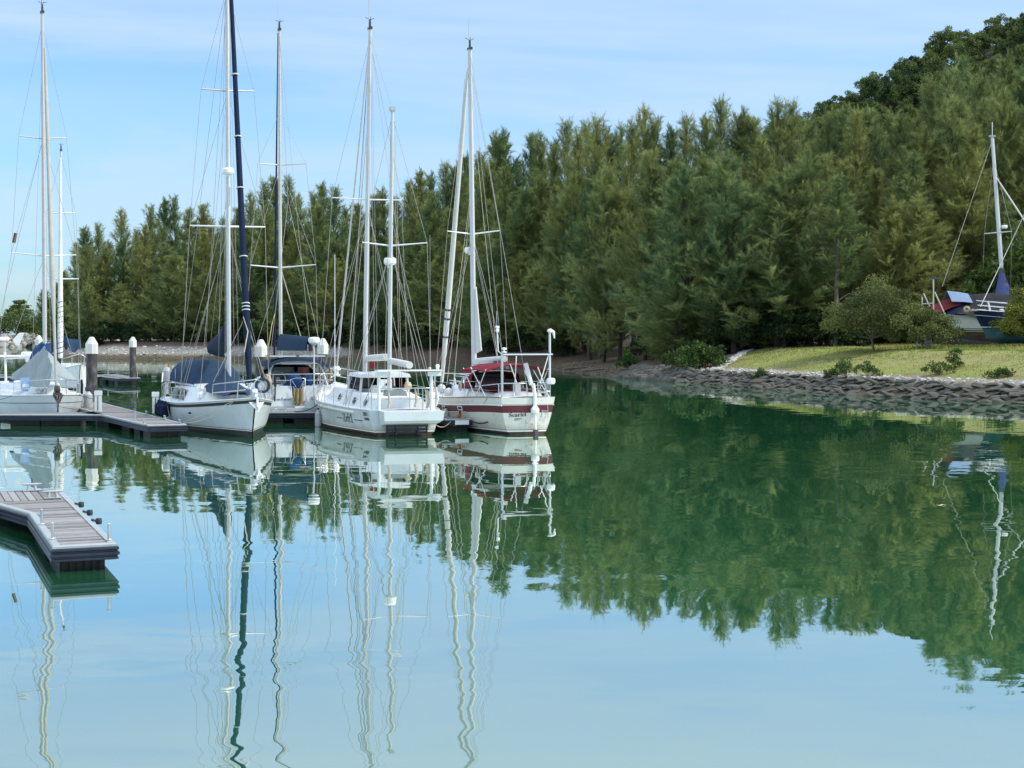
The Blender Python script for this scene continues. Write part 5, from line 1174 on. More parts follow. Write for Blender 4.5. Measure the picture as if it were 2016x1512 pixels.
rope('black snubber rope hanging below the cream sloop quarter', (S.world(H.pt(.22, .45, -1, .10)), S.world(H.pt(.10, .42, -1, .06))), .03, DWIRE, .10)
rope('coiled white rope hanging from the dock end between the right yachts', [(-2.45, 56.95, .46), (-2.4, 56.85, .3), (-2.2, 56.8, .22), (-2.0, 56.8, .3), (-1.95, 56.85, .47), (-2.1, 56.85, .38), (-2.3, 56.85, .36), (-2.5, 56.85, .46)], .022, ROPE)
rope('grey rope from the ketch platform down to the dock end', ((-2.9, 53.9, .55), (-2.3, 56.9, .46)), .015, ROPE, .25)

# ================================================================= white yacht with the navy bimini, stern to the camera
Y = Boat('white_yacht', 'white yacht with navy bimini, solar panels, gold cloth and blue bag on its open stern', (-9.15, 63.75), (-12.6, 75.2))
H = Hull(12.0, 3.75, .84, .98, 1.05, 1.5, rake=.4, srake=-.25, tm=.4, wr=(.8, .92, .3), pe=2.3, p=.5, curve=.06)
s_ = H.sheer
H.build(Y.root, [(lambda t: -.5, 1), (lambda t: .06, 2), (lambda t: .10, 0), (lambda t: s_(t), 0)], [GELB, BLACK, INKB])
# sugar-scoop transom: raised sides, step and swim platform
MB().loft([(-.35, 1.5, 1.45, .30, .56), (.1, 1.5, 1.45, .30, .56)], rad=.05).build('swim_platform', GELB, Y.root)
tp = MB()
for sd in (-1, 1): tp.add([(sd * .26, .02, .50), (sd * 1.48, .02, .50), (sd * 1.42, .34, 1.52), (sd * .30, .34, 1.52), (sd * .26, .9, .50), (sd * 1.48, .9, .50), (sd * 1.42, .9, 1.52), (sd * .3, .9, 1.52)], [(0, 1, 2, 3), (4, 5, 6, 7), (3, 2, 6, 7), (1, 5, 6, 2), (0, 4, 7, 3)])
tp.build('transom_panel', GELB, Y.root)
for sd in (-1, 1): MB().tube([(sd * 1.5, -.25, .52), (sd * 1.52, .3, .95), (sd * 1.55, .9, 1.5)], [.07, .09, .09], 8).build('stern_moulding', GEL, Y.root)
MB().box((-.7, .04, .66), (1.3, .03, .03)).build('transom_ledge', GEL, Y.root)
MB().loft([(.9, 1.55, 1.35, .95, 1.55), (3.6, 1.6, 1.35, 1.0, 1.62), (3.7, 1.45, 1.2, 1.0, 1.9), (7.5, 1.35, .95, 1.05, 1.75), (9.6, .7, .4, 1.1, 1.5)], rad=.14).build('coachroof', GEL, Y.root)
MB().box((-.05, 3.55, 1.83), (1.9, .06, .50)).build('companionway', INSIDE, Y.root); MB().add([(-.95, 3.5, 1.80), (.35, 3.5, 1.80), (.25, 3.52, 2.28), (-.85, 3.52, 2.28)], [(0, 1, 2, 3), (3, 2, 1, 0)]).build('dodger_window', CLEAR, Y.root)
dg = []
for y in np.linspace(3.4, 5.2, 6):
    k_ = (y - 3.4) / 1.8; hw, top = lerp(1.35, 1.15, k_), lerp(2.42, 1.75, k_ ** 2); dg.append([(hw * e, y, 1.55 + (top - 1.55) * max(0, 1 - abs(e) ** 4) ** .5) for e in np.linspace(-1, 1, 13)])
MB().sheet(dg, .02).build('dodger', DNAVY, Y.root)
bm_ = []
for y in np.linspace(.7, 3.5, 6): bm_.append([(1.42 * e, y, 2.72 - .34 * abs(e) ** 3.0) for e in np.linspace(-1, 1, 13)])
MB().sheet(bm_, .03).build('bimini', DNAVY, Y.root)
MB().sheet([[(1.42 * e, .7, 2.72 - .34 * abs(e) ** 3) for e in np.linspace(-1, 1, 13)], [(1.44 * e, .66, 2.60 - .42 * abs(e) ** 3) for e in np.linspace(-1, 1, 13)]], .02).build('bimini_valance', NAVY, Y.root)
for x in (-.62, .66): MB().box((x, 1.6, 2.80), (1.1, 1.6, .04)).build('solar_panel', [SOLAR], Y.root); MB().box((x, .78, 2.80), (1.14, .05, .06)).build('panel_frame', ALU, Y.root)
for sd in (-1, 1): MB().tube([(sd * 1.32, .55, 1.45), (sd * 1.12, 1.0, 2.25), (sd * .95, 1.05, 2.5)], [.085, .08, .06], 8, flat=.6).build('arch_leg', GEL, Y.root)
MB().tube([(-.95, 1.05, 2.5), (0, 1.05, 2.56), (.95, 1.05, 2.5)], .06, 8).build('arch_top', GEL, Y.root); MB().box((.0, 1.0, 2.47), (1.3, .05, .06)).build('arch_light', WPLAST, Y.root)
Y.rails('pushpit', [[(-1.45, .3, 1.5), (-1.45, .3, 2.02), (1.5, .3, 2.03), (1.5, .3, 1.5)], [(-1.45, .3, 1.76), (-.4, .3, 1.76)], [(.35, .3, 1.76), (1.5, .3, 1.76)], [(-.35, .3, 1.1), (-.35, .3, 1.8), (-.1, .3, 1.86), (.28, .3, 1.84), (.3, .3, 1.1)], [(-.33, .3, 1.8), (0, .3, 1.3), (.28, .3, 1.82)], [(-1.1, .3, 1.5), (-1.1, .3, 2.02)], [(1.05, .3, 1.5), (1.05, .3, 2.02)]], .017)
Y.rails('swim_ladder', [[(-.24, -.06, .52), (-.24, .12, 1.5)], [(.22, -.06, .52), (.22, .12, 1.5)]] + [[(-.24, -.06 + .045 * q, .62 + .2 * q), (.22, -.06 + .045 * q, .62 + .2 * q)] for q in range(4)], .018)
MB().box((0, -.15, .61), (.46, .12, .10)).build('ladder_step', GEL, Y.root); MB().tube([(.06, -.2, .15), (.06, -.16, .56)], [.10, .12], 8).build('outboard_leg', BLACK, Y.root)
# things hung on the stern (each its own object)
def cloth_hang(name, label, cat, boat, x0, x1, y, z0, z1, M, seed, nx=9, nz=8, amp=.05, taper=.0):
    rows = []
    for j in range(nz):
        f = j / (nz - 1); rows.append([boat.world((lerp(x0, x1, i / (nx - 1)) + taper * f * (.5 - i / (nx - 1)), y - .05 - amp * math.sin(i * 1.9 + seed + f) * (.4 + f) - .03 * f, lerp(z1, z0, f) + .05 * math.sin(i * 2.1 + seed) * f)) for i in range(nx)])
    return tag(MB().sheet(rows, .02).build(name, M), label, cat)
cloth_hang('gold_cloth', 'gold cloth bundle hung on the stern ladder of the yacht with navy bimini', 'cloth', Y, -.26, .12, .02, .74, 1.42, GOLDF, 1, amp=.08, taper=-.1)
cloth_hang('white_towel', 'white towel beside the gold cloth on the yacht stern', 'towel', Y, .10, .24, .0, .86, 1.50, WHITEF, 4, 5, 7, .05)
bb = Y.world((-.12, .75, 1.70)); t = thing('blue_bag', 'blue canvas bag in the cockpit behind the gold cloth', 'bag', bb, .2); MB().lathe([(0, -.42), (.32, -.42), (.36, 0), (.30, .22), (.12, .34), (0, .36)], n=12).build('body', BLUEF, t); MB().lathe([(.30, -.45), (.20, -.28), (.12, -.05)], (-.35, 0, -.02), 10).build('flap', BLUEF, t)
cloth_hang('blue_cover', 'blue cloth hanging from the rail right of the blue bag', 'cloth', Y, .30, .62, .6, 1.45, 2.0, BLUEF, 2, 6, 6, .05)
cloth_hang('red_towel', 'red and pale towel hanging under the navy bimini', 'towel', Y, .30, .8, 2.6, 2.0, 2.28, mat('faded_red_cloth', (.33, .12, .11), .9), 3, 6, 5, .04)
MB().lathe([(0, -.30), (.14, -.25), (.17, 0), (.10, .28), (0, .34)], Y.loc(528, 752, .2), 10).build('outboard_cover', TAN, Y.root)
w_ = MB(); wc = Vector((-.75, 1.7, 1.75)); w_.lathe([(.38, -.015), (.40, 0), (.38, .015), (.36, 0), (.38, -.015)], wc, 20, axis='Y'); w_.build('steering_wheel', STEEL, Y.root)
MB().box((-.75, 1.95, 1.45), (.3, .3, .8)).build('helm_pedestal', GPLAST, Y.root); MB().box((.85, 1.2, 1.62), (.6, .6, .14)).build('seat_cushion', INSIDE, Y.root)
ob = MB(); ob.tube([(-1.05, .2, 1.95), (-1.02, .2, 1.5)], .05, 6); ob.tube([(-1.02, .2, 1.6), (-1.05, .15, .75)], .03, 6); ob.box((-1.05, .15, 1.62), (.5, .08, .05)); ob.build('outboard_bracket', BLACK, Y.root)
# rig
mf, mt = Y.loc(553, 690, 6.2), Y.loc(550, 60, 6.0); mf.z = 1.7
ax = Y.mast(mf, mt, .135, GMAST, .65); Y.masthead(mt)
for yy, xl, yl, xr, yr in ((527, 493, 522, 622, 521), (325, 507.5, 322, 602.5, 322)):
    pl, pr = Y.loc(xl, yl, 5.8), Y.loc(xr, yr, 5.8); Y.spreader(ax, Y.loc(551, yy, 6.1).z, pl, pr, ALU if yy > 400 else GMAST)
    if yy > 400: lo = (pl, pr)
    else: up = (pl, pr)
for sd, i in ((-1, 0), (1, 1)):
    c = H.pt(.50, s_(.5), sd, -.04); Y.wire(c, lo[i], .013); Y.wire(lo[i], up[i]); Y.wire(up[i], ax(14.2)); Y.wire(c + Vector((0, .3, 0)), ax(lo[i].z - .2), .013); Y.wire(lo[i], ax(up[i].z - .1))
    Y.wire((sd * 1.35, .5, 1.5), Vector((0, 3.5, 9.8)), .012, None, 'backstay')
Y.wire((0, 3.5, 9.8), ax(mt.z), .012, None, 'backstay')
a0, a1 = Y.loc(540, 700, 7.2), Y.loc(547, 65, 6.3); MB().tube([a0.lerp(a1, i / 5) for i in range(6)], [.05, .05, .045, .04, .03, .02], 7).build('furled_headsail', DNAVY, Y.root)
MB().tube([Y.loc(541, 618, 6.7), Y.loc(535, 640, 6.0), Y.loc(527, 690, 5.0), Y.loc(523, 740, 4.0)], .018, 5).build('yellow_sheet', mat('yellow_rope', (.40, .33, .10), .9), Y.root)
bg = ax(3.1); be = Y.loc(611, 686, .9); MB().tube([bg, be], .10, 10).build('boom', ALU, Y.root)
rows = []
for i in range(8):
    f = i / 7; p = bg.lerp(be, f * .98 + .01); hg = lerp(.78, .60, f)
    rows.append([p + Vector((e * .20, 0, -.10 + hg * (1 - abs(e) ** 2.2))) for e in (-1.0, -.9, -.6, -.2, .2, .6, .9, 1.0)])
MB().sheet(rows, .03).build('sail_cover', NAVY, Y.root); MB().box(be + Vector((0, .02, .02)), (.26, .05, .30)).build('boom_end', GPLAST, Y.root)
MB().tube([be + Vector((0, 0, .2)), be + Vector((.02, 0, -.12))], .10, 8).build('boom_block', BLACK, Y.root); Y.wire(be, ax(mt.z - .3), .011, None, 'topping_lift'); Y.wire(bg.lerp(be, .8), ax(lo[0].z), .014, ROPE, 'lazy_jack')
pb = Vector((.62, .0, .70)); MB().tube([pb, pb + Vector((0, 0, 2.62))], .032, 8).build('radar_pole', ALU, Y.root); Y.radome(pb + Vector((0, 0, 2.80)), .25, .28); MB().lathe([(.05, 0), (.16, .1), (.05, .12)], pb + Vector((0, 0, 2.55)), 10).build('radar_bracket', GPLAST, Y.root)
MB().tube([(1.5, -.15, .9), (1.5, -.15, 7.2)], [.022, .012], 6).build('flag_pole', WPLAST, Y.root)
Y.lifelines(H, .1, .85, 6, .6)
def ytrans(x0, z0): return lambda u, v: (x0 + u, .02 + (z0 + v - .5) * .314 - .012, z0 + v)
lettering('\U0001D4E2\U0001D4EA\U0001D4F6\U0001D4EB\U0001D4FE\U0001D4EC\U0001D4EA', .25, ytrans(-.80, .90), INKB, Y.root, xs=.92); lettering('\U0001D4E2\U0001D4F8\U0001D4FE\U0001D4F5', .25, ytrans(.66, .90), INKB, Y.root, xs=.92)

# ================================================================= white sloop under the grey awning, far left, bow to camera
G = Boat('awning_sloop', 'pale sloop at left with a grey awning over its deck, bow to the camera', (-24.9, 73.5), (-19.15, 62.3))
H = Hull(12.6, 4.3, .75, 1.02, 1.02, 1.16, rake=.25, srake=-.1, tm=.42, wr=(.75, .92, .3), pe=2.6, p=.5)
s_ = H.sheer
H.build(G.root, [(lambda t: -.5, 1), (lambda t: .15, 0), (lambda t: s_(t) - .32, 2), (lambda t: s_(t) - .285, 0), (lambda t: s_(t) + .03, 0)], [GELB, BOOTG, mat('blue_pinstripe', (.02, .04, .14), .4)])
H.rail(G.root, ALU, .028, .03)
MB().loft([(2.2, 1.5, 1.3, 1.0, 1.5), (6.5, 1.5, 1.2, 1.0, 1.55), (9.6, .9, .6, 1.05, 1.42)], rad=.16).build('coachroof', GEL, G.root)
for yy in (5.0, 6.6): MB().box((-1.42, yy, 1.27), (.03, .5, .2), ry=.25).build('window', GLASS, G.root)
mf, mt = G.loc(89, 735, 7.9), G.loc(83, 26, 7.7); mf.z = 1.5
ax = G.mast(mf, mt, .15, GMAST); G.masthead(mt)
for yy, xl, yl, xr, yr in ((504, 22.5, 497, 150, 502), (273, 37, 267.5, 131, 271)):
    pl, pr = G.loc(xl, yl, 7.6), G.loc(xr, yr, 7.6); G.spreader(ax, G.loc(86, yy, 7.8).z, pl, pr, ALU if yy > 400 else GMAST)
    if yy > 400: lo = (pl, pr)
    else: up = (pl, pr)
for sd, i in ((-1, 0), (1, 1)):
    c = H.pt(.60, s_(.6), -sd, -.04); G.wire(c, lo[i], .012); G.wire(lo[i], up[i]); G.wire(up[i], ax(mt.z - .5)); G.wire(c + Vector((0, .3, 0)), ax(lo[i].z - .2)); G.wire(lo[i] + Vector((0, 0, 0)), ax(up[i].z - .1))
G.wire((1.9, 4.2, 1.2), ax(up[0].z), .011, None, 'running_backstay'); MB().tube([G.loc(27, 478, 7.4), G.loc(31, 459, 7.4)], .075, 8).build('flag_roll', mat('brown_roll', (.10, .04, .025), .8), G.root)
for dx, y0 in ((-.4, 7.2), (-.9, 6.0), (.35, 8.3)): G.wire((dx, y0, 1.6), ax(mt.z - 2.5) + Vector((dx * .12, 0, 0)), .010, None, 'halyard')
fb, ft = G.loc(111, 765, 12.3), G.loc(88, 95, 8.2)
MB().tube([fb.lerp(ft, i / 10) for i in range(11)], [.06, .06, .065, .125, .105, .095, .09, .085, .08, .07, .05], 9).build('furled_headsail', mat('grey_white_sail', (.36, .36, .34), .85, var=.15), G.root)
MB().lathe([(.04, -.16), (.12, -.13), (.12, -.08), (.07, -.05), (.07, .05), (.12, .08), (.04, .12)], fb, 12).build('furler_drum', STEEL, G.root)
MB().tube([ax(2.75), Vector((-.1, 6.0, 2.85))], .11, 8).build('boom', ALU, G.root); rows = []
for i in range(7):
    f = i / 6; p = (ax(2.75) + Vector((0, -.2, 0))).lerp(Vector((-.1, 6.3, 2.85)), f); rows.append([p + Vector((e * (.28 + .05 * math.sin(i * 2)), 0, -.42 + lerp(1.15, .7, f) * (1 - abs(e) ** 1.3))) for e in (-1, -.75, -.4, 0, .4, .75, 1)])
MB().sheet(rows, .03).build('sail_cover', BLUEF, G.root)
MB().tube([ax(2.5) + Vector((0, -.05, 0)), ax(3.35) + Vector((0, -.05, 0))], [.34, .2], 10).build('sail_cover_collar', BLUEF, G.root)
# grey awning: ridge rising to the mast, draped to the port rail and back
def V3(x, y, yl): return G.loc(x, y, yl)
top = [V3(88, 682, 8.3), V3(97, 702, 9.6), V3(110, 730, 11.2)]
ridge = [V3(88, 682, 8.2), V3(101, 716, 9.5), V3(103, 745, 10.6), V3(92, 752, 11.2)]
rows = []
tl = [V3(17, 742, 5.5), V3(30, 742, 6.2), V3(48, 760, 8.0), V3(62, 774, 9.2), V3(80, 768, 10.3), V3(92, 762, 10.9)]
tr = [V3(84, 684, 7.9), V3(88, 682, 8.3), V3(92, 692, 8.9), V3(97, 704, 9.6), V3(101, 718, 10.3), V3(104, 732, 10.9)]
for j in range(14):
    f = j / 13; rows.append([])
    for i in range(16):
        g = i / 15; q = g * 5; a = min(4, int(q)); p0 = tl[a].lerp(tl[a + 1], q - a); p1 = tr[a].lerp(tr[a + 1], q - a); p = p1.lerp(p0, f)
        p.z += -.18 * math.sin(f * math.pi) * (.4 + .6 * g); p += Vector((-.10, .12, .10)) * math.sin(g * 17 + f * 2.6 + math.sin(f * 5)) * (.3 + .7 * f) * 1.3; rows[-1].append(p)
MB().sheet(rows, .015).build('awning', GREYF, G.root)
rows = []
br = [V3(60, 772, 9.2), V3(70, 776, 9.8), V3(80, 772, 10.3), V3(92, 760, 10.9)]; bl = [V3(58, 808, 9.2), V3(68, 776 + 22, 9.8), V3(82, 776 + 20, 10.3), V3(88, 776 + 26, 10.9)]
for j in range(7):
    f = j / 6; rows.append([])
    for i in range(14):
        g = i / 13; q = g * 3; a = min(2, int(q)); p = br[a].lerp(br[a + 1], q - a).lerp(bl[a].lerp(bl[a + 1], q - a), f); p += Vector((-.06, .1, 0)) * math.sin(g * 14 + f) * (.3 + f); rows[-1].append(p)
MB().sheet(rows, .015).build('awning_skirt', GREYF, G.root)
rows = []
for j in range(8):
    f = j / 7; a, b = V3(88, 682, 8.3).lerp(V3(106, 735, 11), f), V3(92, 690, 8.0).lerp(V3(150, 748, 8.6), f); rows.append([a.lerp(b, i / 5) + Vector((0, 0, -.08 * math.sin(i / 5 * 3.14))) for i in range(6)])
MB().sheet(rows, .015).build('awning_wing', GREYF, G.root)
PT = lambda t, sd, dz, off=-.06: H.pt(t, s_(t) + dz, sd, off)
G.rails('pulpit', [[PT(.84, -1, 0), PT(.85, -1, .66), PT(.95, -1, .68), (0, 12.85, 1.86), PT(.95, 1, .68), PT(.85, 1, .66), PT(.84, 1, 0)], [PT(.94, -1, 0), PT(.95, -1, .68)], [PT(.94, 1, 0), PT(.95, 1, .68)], [PT(.85, 1, .33), PT(.96, 1, .36)], [PT(.85, -1, .33), PT(.96, -1, .36)]], .022)
G.lifelines(H, .1, .8, 8, .62)
an = MB(); an.box((0, 12.6, 1.24), (.24, .7, .10)); an.add([(-.24, 12.72, 1.22), (.24, 12.72, 1.22), (.05, 12.9, .84), (-.05, 12.9, .84), (0, 12.6, 1.0)], [(0, 1, 2, 3), (0, 4, 1), (0, 3, 4), (1, 4, 2)]); an.lathe([(0, -.12), (.16, -.1), (.18, 0), (.16, .1), (0, .12)], (0, 12.55, 1.42), 12, axis='X')
an.build('anchor', mat('rusty_anchor', (.06, .045, .038), .7, .2, var=.4), G.root)
for i in range(5): MB().tube([PT(.62 + .05 * i, -1, .1), PT(.62 + .05 * i, -1, .5)], .08, 7).build('hanging_cloth', [WHITEF, TAN, WHITEF, BLUEF, GREYF][i], G.root)
MB().tube([PT(.80, -1, .68, .0), PT(.80, -1, .05, .05)], .05, 6).build('dark_strap', DNAVY, G.root)
MB().box(G.loc(50, 757, 9.3), (.40, .03, .60), ry=.06).build('notice_board', mat('pale_blue_sign', (.20, .34, .58), .6), G.root); MB().box(G.loc(50, 757, 9.3) + Vector((0, .024, -.05)), (.32, .01, .14)).build('notice_panel', mat('sign_white', (.5, .58, .68), .6), G.root)
rows = [[G.loc(lerp(20, 10, f) + 9 * g, lerp(745, 772, f), 5.6) for g in (0, .5, 1)] for f in (0, .5, 1)]; MB().sheet(rows, .02).build('side_cloth', BLUEF, G.root)
MB().loft([(6.6, 1.75, 1.55, 1.0, 1.28), (9.0, 1.45, 1.2, 1.02, 1.25)], rad=.1).build('side_deck_locker', GEL, G.root)
# stern arch with wind generator and radome
wp = G.loc(12, 745, 1.5); ar = MB(); ar.tube([(wp.x, 1.5, 1.1), (wp.x + .05, 1.5, 2.9)], .06, 8); ar.tube([(wp.x, 1.5, 2.6), (wp.x - .4, 1.5, 2.62), (-1.2, 1.5, 2.66)], .05, 8); ar.tube([(-1.2, 1.5, 1.2), (-1.2, 1.5, 2.66)], .05, 8); ar.box((.3, 1.4, 2.72), (2.4, .7, .08)); ar.build('stern_arch', WPLAST, G.root)
MB().tube([(wp.x + .05, 1.5, 2.7), (wp.x + .05, 1.5, 3.4)], .03, 6).build('generator_pole', ALU, G.root)
wg = MB(); wg.lathe([(0, -.25), (.07, -.22), (.1, 0), (.08, .2), (0, .25)], (wp.x + .08, 1.5, 3.55), 12, axis='X'); wg.add([(wp.x - .3, 1.5, 3.5), (wp.x - .62, 1.5, 3.85), (wp.x - .86, 1.5, 3.85), (wp.x - .62, 1.5, 3.25), (wp.x - .46, 1.5, 3.22)], [(0, 1, 2, 3, 4), (4, 3, 2, 1, 0)]); wg.build('wind_generator', WPLAST, G.root)
rc = G.loc(54, 697, 1.5); G.radome(rc, .30, .24); MB().tube([rc - Vector((0, 0, .1)), rc - Vector((0, 0, .4))], [.16, .07], 8).build('radar_stand', WPLAST, G.root)
fender('large grey cylinder fender between the awning sloop and its dock', G.world(H.pt(.70, .75, -1, .25)), GPLAST, .8, .20)
fender('small dark fender beside the large grey one at the left dock', G.world(H.pt(.60, .75, -1, .20)), RUBBER, .5, .14)
rope('blue rope sagging along the pale hull of the awning sloop', (G.world(H.pt(.80, s_(.8), 1, .03)), (-24.0, 61.6, .55)), .014, BROPE, .10)
rope('blue rope from the awning sloop bow to the dock', (G.world(H.pt(.85, s_(.85), -1, .03)), (-15.7, 62.4, .62)), .014, BROPE, .03)
rope('thin dark rope crossing from the awning sloop stem to its dock', (G.world((0.1, 12.7, .75)), (-17.6, 61.9, .5)), .010, DWIRE, .02)
rope('second blue rope from the awning sloop quarter to the pedestal', (G.world(H.pt(.62, s_(.62) + .2, -1, .03)), (-15.5, 63.0, .7)), .014, BROPE, .12)

# ================================================================= sloop behind, blue sail cover, striped forestay
T = Boat('distant_sloop', 'distant white sloop with blue sprayhood moored behind the awning sloop', (-34.5, 112), (-29.7, 101.5))
H = Hull(11.5, 3.7, .7, 1.1, 1.1, 1.75, rake=.5, srake=.1, tm=.42, wr=(.75, .92, .3), pe=2.2, p=.55)
s_ = H.sheer
H.build(T.root, [(lambda t: -.5, 1), (lambda t: .15, 0), (lambda t: s_(t), 0)], [GEL, BOOTG]); H.rail(T.root, ALU, .03, .02)
MB().loft([(2.2, 1.3, 1.1, 1.05, 1.7), (6, 1.3, 1.0, 1.1, 1.75), (8.6, .8, .5, 1.3, 1.65)], rad=.15).build('coachroof', GEL, T.root)
mf, mt = T.loc(120, 735, 7.0), T.loc(120, 297, 6.9); mf.z = 1.7; ax = T.mast(mf, mt, .15, WMAST); T.masthead(mt)
for yy, xl, xr, yl in ((549, 92, 155, 549), (419, 92, 149, 419)): T.spreader(ax, T.loc(119, yy, 7).z, T.loc(xl, yl, 6.8), T.loc(xr, yl, 6.8), None, .04)
for xl in (92, 155):
    c = T.loc(xl, 735, 6.9); c.z = 1.3; T.wire(c, T.loc(xl, 549, 6.8), .016); T.wire(T.loc(xl, 549, 6.8), T.loc(92 if xl < 100 else 149, 419, 6.8), .014); T.wire(T.loc(92 if xl < 100 else 149, 419, 6.8), ax(mt.z - .3), .014)
fb = T.loc(119, 705, 10.8); ft = T.loc(119, 310, 7.3); MB().tube([fb.lerp(ft, i / 8) for i in range(9)], [.16, .2, .18, .16, .14, .12, .1, .08, .05], 9).build('furled_headsail', WHITEF, T.root)
sp = MB(); k = 60; sp.tube([fb.lerp(ft, .02 + .26 * i / k) + Vector((math.cos(i * 1.1) * .19, math.sin(i * 1.1) * .19, 0)) for i in range(k)], .03, 4); sp.build('lashing', DNAVY, T.root)
rows = []
for i in range(7):
    f = i / 6; p = ax(3.6).lerp(Vector((0, 1.5, 3.4)), f); rows.append([p + Vector((e * .45, 0, -.75 + 1.1 * (1 - abs(e) ** 1.4))) for e in (-1, -.7, -.3, .3, .7, 1)])
MB().sheet(rows, .04).build('sail_cover', NAVY, T.root)
rows = [[T.loc(lerp(131, 159, g), lerp(667, 669, g) + f * (8 + 18 * math.sin(min(1, g * 1.2) * 2.6)), 9.0 + f) for g in np.linspace(0, 1, 8)] for f in np.linspace(0, 1, 5)]; MB().sheet(rows, .03).build('hanging_awning', NAVY, T.root)
rows = [[T.loc(lerp(95, 131, g), lerp(676, 660, g) + f * (24 - 12 * g), 8 - f) for g in np.linspace(0, 1, 8)] for f in np.linspace(0, 1, 5)]; MB().sheet(rows, .03).build('sprayhood', NAVY, T.root)
PT = lambda t, sd, dz, off=-.06: H.pt(t, s_(t) + dz, sd, off)
T.rails('pulpit', [[PT(.82, -1, 0), PT(.84, -1, .7), (0, 12.0, 2.5), PT(.84, 1, .7), PT(.82, 1, 0)], [PT(.93, 1, 0), PT(.93, 1, .7)], [PT(.93, -1, 0), PT(.93, -1, .7)]], .03); T.lifelines(H, .1, .8, 6, .62, r=.02)
MB().tube([T.loc(117, 690, 9.5), T.loc(117, 720, 9.5)], .16, 8).build('windlass_cover', BLACK, T.root)
rope('dark rope from the distant sloop bow to the far dock', (T.world(H.pt(.9, 1.5, 1, .03)), (-28.0, 108, .6)), .02, DWIRE, .05)

# ================================================================= yachts stored on the bank
gz = float(height(np.array([37.0]), np.array([118.0]))[0])
Fb = Boat('stored_yacht', 'grey and white yacht stored ashore under a black mesh tarp', (34.6, 121.0), (47.2, 121.6), None, 'sailboat', gz + 1.35)
H = Hull(12.6, 3.9, .72, 1.35, 1.25, 1.6, rake=.6, srake=.5, tm=.42, wr=(.75, .92, .3), pe=2.2, p=.5, draft=1.4)
s_ = H.sheer
H.build(Fb.root, [(lambda t: -.85, 1), (lambda t: .0, 0), (lambda t: .08, 2), (lambda t: .15, 0), (lambda t: .22, 2), (lambda t: .27, 0), (lambda t: s_(t) - .35, 0), (lambda t: s_(t), 0)], [mat('grey_white_hull', (.46, .48, .51), .4, var=.08), PURPLE, INK])
MB().tube([(0, 1.0, -.8), (0, 11.0, -.8)], 1.0, 10, flat=.6).build('bilge', PURPLE, Fb.root)
kl = MB(); kl.add([(x * .14, y, z) for x in (-1, 1) for y, z in ((4.4, -.9), (8.6, -.9), (8.0, -1.36), (4.9, -1.36))], [(0, 1, 2, 3), (4, 5, 6, 7), (0, 4, 7, 3), (1, 5, 6, 2), (0, 1, 5, 4), (3, 2, 6, 7)]); kl.build('keel', mat('rusty_keel', (.09, .05, .045), .8, var=.3), Fb.root)
tz = lambda e, y: 2.9 - .5 * abs(math.sin(y * .52 + .2)) * .6 + (0.45 if 4.0 < y < 8 else 0) * math.sin((y - 4) / 4 * math.pi)
rows = []
for y in np.linspace(1.2, 11.6, 21):
    zt = np.interp(y, [1.2, 2.7, 5.2, 6.6, 8.4, 10, 11.6], [2.2, 3.05, 3.2, 3.0, 3.1, 3.2, 2.9])
    rows.append([(lerp(-2.0, 2.0, (e + 1) / 2), y, lerp(zt, 1.0 + .35 * abs(math.sin(y * .9)), abs(e) ** 1.25) - .10 * math.sin(e * 8 + y * 2.2) * abs(e)) for e in np.linspace(-1, 1, 15)])
MB().sheet(rows, .02).build('mesh_tarp', TARP, Fb.root)
rows = []
for y in np.linspace(1.0, 2.75, 8):
    rows.append([(lerp(-1.15, 1.15, i / 8), y, np.interp(y, [1.0, 2.0, 2.75], [3.35, 3.25, 3.12]) - 1.0 * abs(i / 4 - 1) ** 1.1 * np.interp(y, [1, 5.2], [.9, .6])) for i in range(9)])
MB().sheet(rows, .02).build('pale_tarp', LBLUE, Fb.root)
rows = [[(lerp(-1.1, 1.1, i / 6), y, np.interp(y, [-.4, 1.2, 1.8], [2.1, 2.75, 2.9]) - .7 * abs(i / 3 - 1)) for i in range(7)] for y in np.linspace(-.4, 1.8, 6)]
MB().sheet(rows, .02).build('red_cover', RED, Fb.root)
rows = [[(lerp(-1.6, 1.6, i / 8), y, np.interp(y, [-.2, 1.6, 3.4], [1.5, 2.5, 2.45]) - .9 * abs(i / 4 - 1) ** 1.5) for i in range(9)] for y in np.linspace(-.2, 3.4, 7)]
MB().sheet(rows, .02).build('blue_tarp', DNAVY, Fb.root)
Fb.rails('stern_arch', [[(1.4, -.6, 1.2), (1.4, -.6, 4.3)], [(1.4, .4, 1.3), (1.4, -.5, 3.2)], [(-1.4, .4, 1.3), (-1.4, -.5, 3.2)], [(-1.4, -.6, 1.2), (-1.4, -.6, 2.9)], [(-1.4, -1.7, 1.28), (-1.4, .6, 1.28)], [(1.4, -1.7, 1.28), (1.4, .6, 1.28)], [(-1.4, -.6, 2.3), (1.4, -.6, 2.3)]], .05, ALU)
MB().box((1.4, -.45, 4.3), (.1, .8, .12)).build('wind_vane', TEAL, Fb.root)
mf, mt = Fb.loc(1976, 590, 7.2), Fb.loc(1953.5, 268, 6.9); ax = Fb.mast(mf, mt, .19, WMAST, .75); MB().tube([mt, mt + Vector((0, 0, 1.2))], .03, 5).build('antenna', WPLAST, Fb.root); MB().box(mt, (.3, .5, .14)).build('masthead_fitting', GPLAST, Fb.root)
Fb.wire((0, .6, 3.7), ax(mt.z - .3), .025, WIRE, 'backstay'); zz = Fb.loc(1967, 458, 7.1).z
pa, pb_ = ax(zz) + Vector((-1.4, -.75, 0)), ax(zz) + Vector((1.4, .55, 0)); Fb.spreader(ax, zz, pa, pb_, None, .05)
